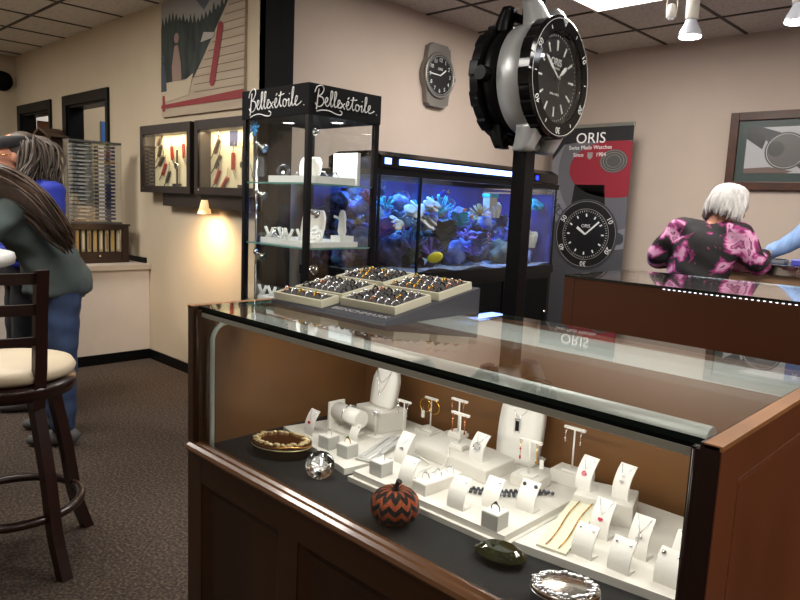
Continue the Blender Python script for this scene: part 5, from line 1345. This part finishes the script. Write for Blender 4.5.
def knife(label, x, z, a, m, L_=.085, fan=2, scx=0):
    t = thing('pocket_knife', label, 'knife', (x, YW-.024, z), 0, None, (0, a, 0))
    MB().box(-L_/2, L_/2, -.008, .008, -.012, .012, bev=.005).build('handle', m, t)
    for k in range(fan):
        q = (-1)**k*.5+.25*k; e = L_*.42*(1 if k % 2 == 0 else -1)
        mb = MB(); c, s = math.cos(q), math.sin(q)*(1 if k % 2 == 0 else -1)
        d = Vector((c*(1 if e > 0 else -1), 0, s)); n_ = Vector((-d.z, 0, d.x)); p = Vector((e, -.002, 0))
        vs = [p+n_*.006, p-n_*.006, p+d*L_*.62-n_*.004, p+d*L_*.75, p+d*L_*.6+n_*.006]; f = Vector((0, -.002, 0))
        mb._new(vs+[v+f for v in vs], [(0, 1, 2, 3, 4), (9, 8, 7, 6, 5)]+[(i, (i+1) % 5, 5+(i+1) % 5, 5+i) for i in range(5)]); mb.build('blade', M['chrome'], t)
K1 = [(.14, .39, -.9, kblk), (.145, .31, -1.1, kblk), (.165, .235, -.7, kblk), (.21, .175, -1.0, kred), (.27, .12, -1.0, kblk), (.33, .29, 1.4, kred), (.50, .30, 1.5, kred), (.61, .32, 1.1, kblk), (.58, .17, .9, kyel), (.64, .12, 1.0, kyel)]
K1p = ['highest of the left column', 'second of the left column', 'third of the left column', 'red one low in the left column', 'lowest of the left column', 'left of the wristwatch', 'right of the wristwatch', 'upper right corner', 'yellow handled, below the right knife', 'yellow handled, lowest on the right']
for (x, z, a, m), w_ in zip(K1, K1p): knife('open pocket knife in the left cabinet, '+w_, -5.03+x, 1.311+z, a, m, .098, 2)
K2 = [(.14, .32, -1.0, kblk), (.155, .22, -.9, kblk), (.15, .12, -1.0, kred), (.24, .05+.03, -.8, kred), (.34, .22, 1.57, kred), (.60, .22, 1.57, kblu), (.60, .10, .9, kblk)]
K2p = ['highest of the left column', 'second of the left column', 'red one in the left column', 'red one in the lower left corner', 'upright red one left of the wristwatch', 'upright blue one right of the wristwatch', 'lower right corner']
for (x, z, a, m), w_ in zip(K2, K2p): knife('open pocket knife in the right cabinet, '+w_, -4.225+x, 1.311+z, a, m, .105 if a != 1.57 else .11, 2)
for x, w_ in ((-5.03+.42, 'left'), (-4.225+.47, 'right')):
    t = thing('wristwatch', 'dark strapped wristwatch upright in the middle of the %s knife cabinet' % w_, 'wristwatch', (x, YW-.03, 1.311+.05))
    MB().box(-.035, .035, -.02, .015, .001, .02).build('stand', M['black'], t)
    MB().rings([[Vector((-w/2, -.004, z)), Vector((w/2, -.004, z)), Vector((w/2, .002, z)), Vector((-w/2, .002, z))] for w, z in ((.022, .02), (.024, .10), (.03, .13), (.03, .16), (.024, .19), (.018, .26))], True, smooth=False).build('strap', kblk, t)
    MB().cyl((0, -.012, .145), (0, .002, .145), .024, seg=20).build('case', M['chrome'], t); MB().cyl((0, -.0135, .145), (0, -.012, .145), .019, seg=20).build('dial', M['dialblack'], t)
for x, m, w_ in ((-4.225+.33, mat('flag_navy', '2a2e55', .7), 'navy'), (-4.225+.60, mat('flag_red', 'a02a3c', .7), 'red')):
    t = thing('cloth_swatch', '%s square swatch at the top of the right knife cabinet' % w_, 'swatch', (x, YW-.013, 1.311+.37)); MB().box(-.045, .045, -.004, 0, -.05, .045).build('swatch', m, t)
for x, w_ in ((-5.03+.42, 'left'), (-4.225+.47, 'right')):
    t = thing('name_plate', 'small printed name plate in the %s knife cabinet' % w_, 'sign', (x, YW-.013, 1.311+.325)); MB().box(-.10, .10, -.002, 0, -.014, .014).build('plate', mat('plate_cream', 'd9cfae', .6), t)
    text('VICTORINOX', .028, 'lettering', mat('plate_ink', '5a5140', .6), t, T(0, -.0025, 0) @ STAND, .0003)
tb = thing('shelf_board', 'narrow brown shelf box under the two knife cabinets', 'wall shelf', (-4.75, YW, 1.19))
MB().box(0, 1.15, -.07, -.001, .03, .12).build('board', M['darkcab'], tb)
pl_ = thing('wall_lamp', 'small cream cone lamp glowing on the wall below the knife cabinets', 'wall lamp', (-4.13, YW, 1.24))
MB().lathe([(.045, -.055), (.022, .035), (.018, .035)], seg=20, mtx=T(0, -.085, 0)).build('lamp_shade', mat('cream_shade', 'e6d2a4', .6, emit=.6, ecol='ffd08a'), pl_)
MB().box(-.02, .02, -.09, -.001, -.006, .004).build('bracket', M['black'], pl_); MB().ell((0, -.085, -.02), .014, 10, 8).build('bulb', mat('warm_bulb', 'fff0d0', .5, emit=6, ecol='ffc47a'), pl_)
# cuckoo clock between the doors
ck = thing('cuckoo_clock', 'carved house shaped wooden cuckoo clock hanging between the two doorways', 'clock', (-6.95, YW, 1.69))
ckw = mat('carved_wood', '3e2a1b', .6, noise=.3, scale=20)
MB().box(-.13, .13, -.13, -.001, 0, .11).build('house', ckw, ck)
MB().prism([(-.22, .09), (0, .16), (.22, .09), (.22, .105), (.12, .15), (0, .18), (-.12, .15), (-.22, .105)], 0, .19, RX(PI/2)).build('roof', mat('carved_roof', '4d3a28', .7, noise=.3, scale=15), ck)
MB().box(-.19, .19, -.18, -.001, -.015, 0).build('balcony', ckw, ck)
for x in (-.08, .08): MB().box(x-.02, x+.02, -.134, -.13, .03, .08).build('shutter', M['woodedge'], ck)
for x, l in ((-.03, .22), (.05, .16)):
    e = MB().cyl((x, -.06, -.015), (x, -.06, -l), .003, seg=6).build('chain', M['chrome'], ck); MB().lathe([(.004, .03), (.016, .01), (.02, -.03), (.004, -.055)], c=(x, -.06, -l), seg=12).build('weight', ckw, e)
ht = thing('hanging_hat', 'dark brimmed hat hanging on the far left wall', 'hat', (-8.2, 2.30, 2.42), 0)
MB().lathe([(.0, .14), (.06, .13), (.085, .06), (.09, .0), (.16, -.012), (.165, -.02), (.09, -.012)], seg=24, mtx=T(.02, 0, 0) @ RY(PI/2*.9) @ Matrix.Scale(.7, 4)).build('felt', M['blackmatte'], ht)
MB().cyl((.001, 0, .0), (.03, 0, .0), .012, seg=8).build('peg', M['black'], ht)

# ------------------------------------------------------------------ left counter with boxes
lc = thing('service_counter', 'white panelled counter running out from the wall on the left', 'counter', (0, 0, 0))
MB().box(-5.75, -5.115, -.6, YW-.003, .075, .715).build('cabinet_body', M['white'], lc)
MB().box(-5.74, -5.12, -.6, YW-.003, 0, .075).build('toe_kick', M['black'], lc)
MB().box(-5.77, -5.09, -.62, YW-.002, .715, .757, bev=.004).build('worktop', M['counter_top'], lc)
MB().box(-5.111, -5.103, -.6, YW-.003, 0, .078).build('base_strip', M['black'], lc)
MB().box(-5.7, -5.16, YW-.02, YW-.002, .757, .80).build('backsplash', M['black'], lc)
wb = thing('strap_cabinet', 'dark wood countertop cabinet with eight lit glass strap slots', 'counter display', (-5.26, 1.885, .7575))
MB().box(-.30, 0, 0, .455, 0, .025).build('base', M['darkwood'], wb); MB().box(-.31, .01, -.008, .463, .285, .30).build('lid', M['darkwood'], wb)
for b in ((-.30, -.275, 0, .025), (-.025, 0, 0, .05), (-.30, -.275, .43, .455), (-.025, 0, .405, .455)): MB().box(*b, .025, .285).build('corner_post', M['darkwood'], wb)
MB().box(-.02, -.005, .05, .405, .025, .085).build('front_rail', M['darkwood'], wb); MB().box(-.02, -.005, .05, .405, .255, .285).build('front_rail', M['darkwood'], wb)
MB().box(-.275, -.025, .008, .014, .025, .285).build('glass_pane', M['glass'], wb); MB().box(-.06, -.05, .05, .405, .025, .285).build('inner_panel', mat('dark_lining', '3a2c22', .6), wb)
MB().cyl((.0, .228, .055), (.006, .228, .055), .007, seg=12).build('lock', M['chrome'], wb)
for k in range(8):
    t = thing('watch_strap', 'pale watch strap tube in the dark countertop cabinet', 'watch strap', (-5.26-.032, 1.885+.072+.0445*k, .7575+.086), 0, 'strap tubes in the countertop cabinet')
    MB().box(-.009, .009, -.013, .013, 0, .165, bev=.003).build('tube', mat('strap_tube', 'a99a78', .35), t)
    MB().box(.0095, .0115, -.006, .006, .02, .14).build('strap', [mat('strap_gold', 'c4a25a', .3, .5), mat('strap_pale', 'cfc9b8', .4), mat('strap_brown', '8a6a48', .5)][k % 3], t)
ac = thing('acrylic_tower', 'tall clear acrylic parts tower with rows of blue ended cards', 'counter display', (-5.26, 1.905, 1.059))
MB().box(-.12, 0, 0, .385, 0, .012).build('base', mat('smoked_plastic', '4b4c4e', .3), ac)
MB().box(-.12, 0, 0, .385, .60, .615).build('lid', MATS['smoked_plastic'], ac)
for b in ((-.006, 0, .0, .385), (-.12, -.114, 0, .385)): MB().box(*b, .012, .60).build('clear_panel', glassmat('acrylic', (.93, .94, .94), .05), ac)
for y in (0, .379): MB().box(-.113, -.007, y, y+.006, .012, .60).build('clear_panel', MATS['acrylic'], ac)
MB().box(-.11, -.10, .185, .20, .012, .60).build('divider', mat('grey_plastic', '77797a', .4), ac)
for k in range(20):
    z = 1.059+.03+.0283*k; mm = mat('card_blue', '26305e', .4) if k != 15 else mat('card_brown', '7a5a3a', .5)
    t = thing('card_pack', 'white tagged blue pack in the clear tower, row %s' % ['lowest', 'second', 'third', 'fourth', 'fifth', 'sixth', 'seventh', 'eighth', 'ninth', 'tenth', 'eleventh', 'twelfth', 'thirteenth', 'fourteenth', 'fifteenth', 'with the brown end', 'fourth from the top', 'third from the top', 'second from the top', 'topmost'][k], 'parts pack', (-5.275, 2.12, z), 0)
    MB().box(-.08, .0, .0, .125, 0, .016).build('pack', mm, t); MB().box(.0005, .003, .0, .042, .001, .014).build('tag', M['letter_white'], t)
    t = thing('parts_box', 'grey clear parts box on the left of the acrylic tower', 'parts box', (-5.275, 1.93, z), 0, 'clear parts boxes on the left of the tower')
    MB().box(-.08, .0, 0, .155, 0, .020, bev=.002).build('box', mat('grey_box', '6f7376', .3, noise=.3, scale=60), t); MB().box(.0005, .002, .03+.01*(k % 3), .09+.015*(k % 4), .004, .013).build('tag', mat('box_tag', 'b9bcbc', .5), t)
# white round table at the left edge
rt = thing('pub_table', 'white round topped table just entering at the left edge', 'table', (-3.375, .54, -.03))
MB().lathe([(.0, 1.0), (.40, 1.0), (.42, 1.008), (.425, 1.03), (.42, 1.05), (.40, 1.055), (0, 1.055)], seg=56).build('tabletop', M['tablewhite'], rt)
MB().cyl((0, 0, .03), (0, 0, 1.0), .04, seg=20).build('pedestal', M['black'], rt); MB().lathe([(.24, .03), (.24, .045), (.05, .065)], seg=32).build('base', M['black'], rt)
# ------------------------------------------------------------------ bar stool
bs = thing('bar_stool', 'dark wood swivel bar stool with cream round cushion and slatted back', 'bar stool', (-2.545, .704, 0), 0)
ft = [(.28, .07), (-.055, .272), (.08, -.265), (-.255, -.063)]
MB().lathe([(0, .655), (.17, .655), (.205, .672), (.212, .69), (.20, .71), (.15, .722), (0, .727)], seg=40).build('seat', M['seat'], bs)
MB().lathe([(0, .60), (.18, .60), (.205, .61), (.212, .64), (.21, .656), (0, .656)], seg=40).build('seat_frame', M['darkwood'], bs)
for fx, fy in ft:
    t0 = Vector((fx, fy, 0)).normalized()*.15; mb = MB(); pts = crom([t0+Vector((0, 0, .60)), Vector((fx*.72, fy*.72, .35)), Vector((fx*.83, fy*.83, .15)), Vector((fx, fy, 0))], 4)
    d = Vector((fx, fy, 0)).normalized(); sd = Vector((-d.y, d.x, 0)); rr = []
    for p in pts: rr.append([p+d*.019+sd*.019, p-d*.019+sd*.019, p-d*.019-sd*.019, p+d*.019-sd*.019])
    mb.rings(rr, True, smooth=False); mb.build('leg', M['darkwood'], bs)
MB().tube([Vector((.218*math.cos(2*PI*k/48), .218*math.sin(2*PI*k/48), .20)) for k in range(48)], [.016]*48, 8, close=True).build('foot_ring', M['darkwood'], bs)
def bpost(x, y):
    d = Vector((x, y, 0)).normalized(); sd = Vector((-d.y, d.x, 0)); rr = []
    for z, o in ((.58, -.02), (.72, 0), (.88, .012), (1.045, .03)):
        p = Vector((x, y, z))+d*o; rr.append([p+d*.012+sd*.020, p-d*.012+sd*.020, p-d*.012-sd*.020, p+d*.012-sd*.020])
    MB().rings(rr, True, smooth=False).build('back_post', M['darkwood'], bs)
bp1 = (.205, .035); bp2 = (.045, -.205)
bpost(*bp1); bpost(*bp2)
for z0_, z1_ in ((1.0, 1.035), (.90, .935), (.80, .828)):
    rr = []
    for k in range(9):
        q = k/8; o = 1.04+.07*(z0_-.72)/.3; p = Vector((bp1[0]*(1-q)+bp2[0]*q, bp1[1]*(1-q)+bp2[1]*q, 0))*o; bow = p.normalized()*.055*math.sin(PI*q); d = p.normalized(); p += bow
        rr.append([p+d*.008+Vector((0, 0, z0_)), p-d*.008+Vector((0, 0, z0_)), p-d*.008+Vector((0, 0, z1_)), p+d*.008+Vector((0, 0, z1_))])
    MB().rings(rr, True, smooth=False).build('back_slat', M['darkwood'], bs)

# ------------------------------------------------------------------ people
def V(p): return Vector(p)
def oval_loft(mb, pts, ws, ds, side, seg=20):
    """stack of ovals along pts, half widths ws along side, half depths ds across"""
    rr = []
    for i, p in enumerate(pts):
        p = V(p); t_ = (V(pts[min(i+1, len(pts)-1)])-V(pts[max(i-1, 0)])).normalized()
        a = (side-t_*side.dot(t_)).normalized(); b = t_.cross(a)
        rr.append([p+a*math.cos(q)*ws[i]+b*math.sin(q)*ds[i] for q in [2*PI*k/seg for k in range(seg)]])
    mb.rings(rr, True)
def limb(mb, pts, rs):
    P = crom(pts, 5); n = len(P); R = []
    for i in range(n):
        q = i/(n-1)*(len(rs)-1); k = min(int(q), len(rs)-2); R.append(rs[k]*(1-(q-k))+rs[k+1]*(q-k))
    mb.tube(P, R, 12); mb.ell(P[0], R[0]*1.0, 12, 8); mb.ell(P[-1], R[-1], 12, 8)
def torso(mb, J, side, g, top=True, hips=True):
    pts = [V(J['pelvis'])-Vector((0, 0, .06)), V(J['pelvis']), V(J['waist']), V(J['chest']), V(J['chest']).lerp(V(J['neck']), .45), V(J['chest']).lerp(V(J['neck']), .78)]
    oval_loft(mb, pts, [.145*g, .165*g, .140*g, .165*g, .155*g, .08*g], [.10*g, .118*g, .105*g, .115*g, .095*g, .065*g], side)
    for s_ in ('shL', 'shR'):
        limb(mb, [V(J['chest']).lerp(V(J['neck']), .35), V(J[s_])], [.085*g, .066*g])
def hand(mb, wr, dirv, up, flip=1, curl=.5, s=1.0):
    d = dirv.normalized(); u = (up-d*up.dot(d)).normalized(); w_ = d.cross(u)*flip; wr = V(wr)
    oval_loft(mb, [wr, wr+d*.03*s, wr+d*.07*s, wr+d*.088*s], [.022*s, .032*s, .040*s, .036*s], [.017*s, .015*s, .013*s, .010*s], w_, 14)
    for k, (o, l) in enumerate(((-.030, .058), (-.010, .072), (.010, .070), (.029, .064))):
        b = wr+d*.080*s+w_*o*s; a1 = curl*.5; a2 = curl
        p1 = b+(d*math.cos(a1)-u*math.sin(a1))*l*.5*s; p2 = p1+(d*math.cos(a1+a2)-u*math.sin(a1+a2))*l*.32*s; p3 = p2+(d*math.cos(a1+2*a2)-u*math.sin(a1+2*a2))*l*.25*s
        mb.tube([b-d*.02*s, b, p1, p2, p3], [.009*s, .0092*s, .0088*s, .008*s, .0065*s], 8)
    b = wr+d*.03*s+w_*.028*s; p1 = b+(d*.6+w_*.75)*.035*s; p2 = p1+(d*.9+w_*.25)*.028*s
    mb.tube([b-w_*.012*s, b, p1, p2], [.012*s, .012*s, .010*s, .008*s], 8)
def headshape(mb, c, face, up, s=1.0):
    """skull, jaw, nose, ears; c = centre of the head"""
    f = face.normalized(); u = (up-f*up.dot(f)).normalized(); r = f.cross(u); c = V(c)
    Mx = Matrix((( r.x, f.x, u.x), (r.y, f.y, u.y), (r.z, f.z, u.z))).to_4x4()
    mb.ell(c+u*.02*s, (.074*s, .094*s, .098*s), 20, 14, Mx)
    mb.ell(c+f*.022*s-u*.045*s, (.056*s, .068*s, .066*s), 18, 12, Mx)
    mb.ell(c+f*.055*s-u*.088*s, (.028*s, .026*s, .022*s), 12, 8, Mx)
    mb.tube([c+f*.085*s+u*.02*s, c+f*.100*s-u*.005*s, c+f*.108*s-u*.022*s, c+f*.088*s-u*.032*s], [.009*s, .011*s, .014*s, .012*s], 8)
    mb.ell(c+f*.088*s-u*.055*s, (.022*s, .010*s, .006*s), 10, 6, Mx); mb.ell(c+f*.086*s-u*.066*s, (.020*s, .010*s, .006*s), 10, 6, Mx)
    for s_ in (-1, 1):
        mb.ell(c+r*s_*.076*s-f*.004*s-u*.008*s, (.010*s, .018*s, .030*s), 10, 8, Mx)
        mb.ell(c+f*.082*s+u*.026*s+r*s_*.03*s, (.022*s, .008*s, .006*s), 10, 6, Mx)
    return f, u, r, Mx
def eyes(parent, c, f, u, r, Mx, s=1.0):
    for s_ in (-1, 1):
        e = MB().ell(V(c)+f*.078*s+u*.006*s+r*s_*.031*s, (.012*s, .010*s, .008*s), 12, 8, Mx).build('eye', mat('eye_white', 'd8d2cc', .3), parent)
        MB().ell(V(c)+f*.0865*s+u*.006*s+r*s_*.031*s, (.0045*s, .003*s, .0045*s), 8, 6, Mx).build('iris', mat('iris', '2e2218', .2), e)
def person(label, J, side, face, up, skin, top_m, bot_m, g=1.0, hs=1.0, handup=Vector((0, 0, 1)), sleeve_to=1.0, hem=0):
    t = thing('person', label, 'person', (V(J['anL'])+V(J['anR']))/2); o = t.location.copy(); o.z = 0; t.location = o
    J = {k: V(v)-o for k, v in J.items()}
    mb = MB(); torso(mb, J, side, g*.93)
    limb(mb, [V(J['chest']).lerp(J['neck'], .6), J['neck'], V(J['neck']).lerp(J['head'], .5)], [.058*g, .052*g, .05*g])
    f, u, r, Mx = headshape(mb, J['head'], face, up, hs)
    for S in 'LR':
        limb(mb, [J['sh'+S], J['el'+S], J['wr'+S]], [.050*g, .040*g, .026*g])
        limb(mb, [J['hip'+S], J['kn'+S], J['an'+S]], [.080*g, .052*g, .036*g])
        dv = (J['wr'+S]-J['el'+S]).normalized(); dv = Vector((dv.x, dv.y, dv.z*.2))
        hand(mb, J['wr'+S], dv, handup, 1 if S == 'L' else -1, .45)
    blob('body', mb, skin, .008, t, 3)
    eyes(t, J['head'], f, u, r, Mx, hs)
    # top
    mb = MB(); K = dict(J); torso(mb, K, side, g*1.10)
    if hem: oval_loft(mb, [J['pelvis']-Vector((0, 0, .06+hem)), J['pelvis']-Vector((0, 0, .05)), J['pelvis'], J['waist']], [.186*g, .200*g, .194*g, .165*g], [.15*g, .162*g, .150*g, .12*g], side)
    for S in 'LR': limb(mb, [J['sh'+S], J['el'+S], V(J['el'+S]).lerp(J['wr'+S], .85*sleeve_to)], [.070*g, .058*g, .044*g])
    me = blob('top_garment', mb, top_m, .014, t, 6)
    wrinkle(me, .006)
    mb = MB()
    oval_loft(mb, [J['pelvis']-Vector((0, 0, .10)), J['pelvis'], V(J['pelvis']).lerp(J['waist'], .6)], [.15*g, .172*g, .155*g], [.12*g, .13*g, .115*g], side)
    for S in 'LR': limb(mb, [J['hip'+S], J['kn'+S], J['an'+S]+Vector((0, 0, .05))], [.096*g, .070*g, .058*g])
    me = blob('trousers', mb, bot_m, .014, t, 4); wrinkle(me, .004)
    ff = Vector((face.x, face.y, 0)).normalized()
    for S in 'LR':
        a = J['an'+S]; a = Vector((a.x, a.y, .0)); mb = MB()
        sd = Vector((-ff.y, ff.x, 0)); oval_loft(mb, [a-ff*.07+Vector((0, 0, .035)), a-ff*.04+Vector((0, 0, .05)), a+ff*.04+Vector((0, 0, .045)), a+ff*.12+Vector((0, 0, .032)), a+ff*.17+Vector((0, 0, .028))], [.028, .038, .043, .046, .030], [.034, .048, .044, .030, .022], sd, 14)
        for v in mb.bm.verts: v.co.z = max(v.co.z, .002)
        mb.build('shoe', M['shoe'], t)
    return t, J, f, u, r, Mx
def wrinkle(o, amp):
    me = o.data; ns = [v.normal.copy() for v in me.vertices]
    for v, n in zip(me.vertices, ns):
        c = v.co; v.co = c+n*amp*(math.sin(c.x*31+c.z*22)*math.sin(c.y*27-c.z*19)+.5*math.sin(c.z*58+c.x*20+c.y*13))
def strands(mb, base, path, w_, n, r, seed, side, wave=.01):
    g = random.Random(seed)
    for k in range(n):
        o = side*(g.uniform(-1, 1)*w_)+Vector((g.uniform(-1, 1), g.uniform(-1, 1), g.uniform(-1, 1)))*w_*.35; ph = g.uniform(0, 6)
        P = crom([V(p)+o*(1 if i else .6)*(1-.25*(i == len(path)-1))+Vector((math.sin(ph+i), math.cos(ph+i*1.3), 0))*wave for i, p in enumerate(path)], 4)
        m_ = len(P); mb.tube(P, [r*(1-.65*(i/(m_-1))**2) for i in range(m_)], 6)

# woman in the grey green sweatshirt leaning on the white table
J = dict(pelvis=(-3.733, 1.281, .84), waist=(-3.735, 1.23, .985), chest=(-3.765, 1.12, 1.13), neck=(-3.80, 1.03, 1.245), head=(-3.85, .96, 1.335), shL=(-3.62, 1.055, 1.20), shR=(-3.93, 1.12, 1.20), elL=(-3.62, .90, 1.068), elR=(-4.0, .93, 1.08), wrL=(-3.60, .70, 1.066), wrR=(-3.72, .72, 1.066), hipL=(-3.64, 1.262, .80), hipR=(-3.80, 1.33, .80), knL=(-3.585, 1.24, .42), knR=(-3.82, 1.31, .42), anL=(-3.545, 1.225, .06), anR=(-3.82, 1.29, .06))
LFT = Vector((-.60, -.80, 0))
t, Jl, f, u, r, Mx = person('person in grey green sweatshirt and jeans with long brown hair leaning over the white table', J, Vector((.78, -.5, 0)), Vector((-.6, -.75, -.35)), Vector((0, 0, 1)), M['skin'], M['sweat'], M['denim'], 1.07, 1.0, hem=.015)
mb = MB(); mb.ell(Jl['head']-f*.02+u*.02, (.088, .104, .100), 18, 12, Mx)
o = t.location
hp = [Vector(p)-o for p in ((-3.74, .955, 1.35), (-3.60, 1.04, 1.300), (-3.512, 1.111, 1.236), (-3.466, 1.17, 1.155), (-3.440, 1.232, 1.062))]
oval_loft(mb, crom(hp, 4), [.095, .10, .104, .106, .106, .104, .10, .096, .09, .084, .076, .066, .056, .044, .032, .02, .008], [.05, .05, .05, .05, .048, .046, .044, .042, .04, .036, .032, .028, .024, .02, .014, .01, .005], Vector((.45, -.2, .85)), 16)
strands(mb, None, hp, .085, 190, .0055, 3, Vector((.45, -.2, .85)), .012)
h_ = mb.build('hair', M['hairbrown'], t)
# man behind her
J = dict(pelvis=(-4.34, 1.32, .86), waist=(-4.35, 1.32, 1.0), chest=(-4.35, 1.33, 1.18), neck=(-4.35, 1.325, 1.35), head=(-4.365, 1.295, 1.478), shL=(-4.13, 1.39, 1.27), shR=(-4.54, 1.35, 1.27), elL=(-4.06, 1.34, 1.0), elR=(-4.64, 1.22, .99), wrL=(-4.10, 1.08, .93), wrR=(-4.58, 1.00, .95), hipL=(-4.26, 1.31, .80), hipR=(-4.42, 1.33, .80), knL=(-4.24, 1.28, .42), knR=(-4.42, 1.30, .42), anL=(-4.24, 1.29, .06), anR=(-4.42, 1.31, .06))
t, Jl, f, u, r, Mx = person('person in royal blue shirt with bushy greying hair, dark headband and sunglasses on top', J, Vector((1, .1, 0)), Vector((-.45, -.88, -.08)), Vector((0, 0, 1)), M['skin'], M['blueshirt'], M['trousers'], 1.15, 1.12)
mb = MB(); c = Jl['head']
mb.ell(c-f*.035+u*.040, (.098, .100, .104), 18, 12, Mx)
mb.ell(c-f*.055-u*.03+r*0, (.098, .085, .095), 18, 12, Mx)
rr = Vector((.72, .69, 0)); bk = c-f*.05
for sd_, n_ in ((1, 130), (-1, 60)):
    q = rr*sd_ if sd_ > 0 else -r
    hp = [bk+u*.10, bk+q*.07-f*.02+u*.05, bk+q*.095-f*.03-u*.04, bk+q*.125-u*.12, bk+q*.15-u*.19]
    strands(mb, None, hp, .07, n_, .0075, 8+n_, Vector((.5, .3, .3)), .028)
hp = [bk+u*.10, bk-f*.05+u*.04, bk-f*.06-u*.06, bk-f*.06-u*.15]
strands(mb, None, hp, .08, 90, .0075, 77, r, .02)
mb.build('hair', M['hairgrey'], t)
mb = MB()
def hatring(q, rx, ry): return [c-f*.005+u*q+r*rx*math.cos(a)+f*ry*math.sin(a) for a in [2*PI*k/24 for k in range(24)]]
mb.rings([hatring(.048, .098, .114), hatring(.072, .102, .118), hatring(.100, .098, .112), hatring(.112, .088, .100), hatring(.09, .085, .10)], False)
mb.build('headband', mat('dark_cap', '07090d', .8), t)
for s_ in (-1, 1):
    MB().ell(c+f*.100+u*.098+r*s_*.036, (.030, .010, .020), 12, 8, Mx).build('sunglass_lens', M['blackgloss'], t)
mb = MB()
for s_ in (-1, 1): mb.torus(c+f*.108+u*.006+r*s_*.034, .024, .0016, 18, 5, Mx @ RX(PI/2)); mb.cyl(c+f*.10+u*.008+r*s_*.060, c+r*s_*.086+u*.008, .0016, seg=5)
mb.cyl(c+f*.112+u*.008+r*.010, c+f*.112+u*.008-r*.010, .0016, seg=5)
mb.build('glasses', M['gold'], t)
# white haired woman at the back counter
J = dict(pelvis=(-1.40, 3.70, .84), waist=(-1.395, 3.72, .99), chest=(-1.375, 3.76, 1.14), neck=(-1.335, 3.80, 1.285), head=(-1.30, 3.86, 1.372), shL=(-1.515, 3.76, 1.235), shR=(-1.215, 3.78, 1.225), elL=(-1.625, 3.74, 1.06), elR=(-1.115, 3.80, 1.07), wrL=(-1.50, 3.98, 1.10), wrR=(-1.19, 4.12, 1.11), hipL=(-1.48, 3.70, .80), hipR=(-1.33, 3.70, .80), knL=(-1.48, 3.70, .42), knR=(-1.32, 3.70, .42), anL=(-1.48, 3.68, .06), anR=(-1.32, 3.68, .06))
t, Jl, f, u, r, Mx = person('person with short white hair and a black and pink floral top, seen from behind', J, Vector((1, 0, 0)), Vector((.45, .85, -.35)), Vector((0, .1, 1)), M['skin'], M['floral'], M['trousers'], 1.0, .95)
mb = MB(); c = Jl['head']
mb.ell(c-f*.012+u*.022, (.088, .098, .088), 22, 14, Mx)
g = random.Random(4)
for k in range(260):
    a = g.uniform(-.15, PI+.15); el = g.uniform(.1, 1.5); d = (r*math.cos(a)*math.cos(el)-f*math.sin(a)*math.cos(el)+u*math.sin(el)); hd2 = (r*math.cos(a)-f*math.sin(a)).normalized()
    ln = g.uniform(.045, .085)+.02*abs(math.cos(a)); jt = Vector((g.uniform(-1, 1), g.uniform(-1, 1), 0))*.006
    p0 = c+u*.04-f*.016+d*.070; p1 = c+u*.045-f*.016+hd2*.094*math.cos(el*.6)+u*.042*math.sin(el); p2 = c-f*.018+hd2*.099+u*.005+jt; p3 = c-f*.016+hd2*(.086+.015*abs(math.cos(a)))-u*ln+jt*2
    mb.tube(crom([p0, p1, p2, p3], 3), [.004, .006, .007, .0075, .0075, .0075, .007, .006, .005, .003], 5)
mb.build('hair', M['hairwhite'], t)
# salesman at the right edge
J = dict(pelvis=(-.86, 5.00, .90), waist=(-.87, 4.98, 1.06), chest=(-.90, 4.93, 1.24), neck=(-.92, 4.88, 1.43), head=(-.95, 4.83, 1.57), shL=(-.72, 4.92, 1.36), shR=(-1.085, 4.90, 1.375), elL=(-.68, 4.80, 1.14), elR=(-1.165, 4.74, 1.215), wrL=(-.88, 4.58, 1.10), wrR=(-1.275, 4.47, 1.100), hipL=(-.78, 5.0, .86), hipR=(-.94, 5.0, .86), knL=(-.78, 5.0, .45), knR=(-.94, 5.0, .45), anL=(-.78, 5.02, .06), anR=(-.94, 5.02, .06))
person('person in light blue shirt leaning on the back counter at the right edge', J, Vector((1, 0, 0)), Vector((-.4, -.85, -.4)), Vector((0, 0, 1)), M['skin'], M['lightblue'], M['trousers'], 1.05, 1.0, sleeve_to=1.0)
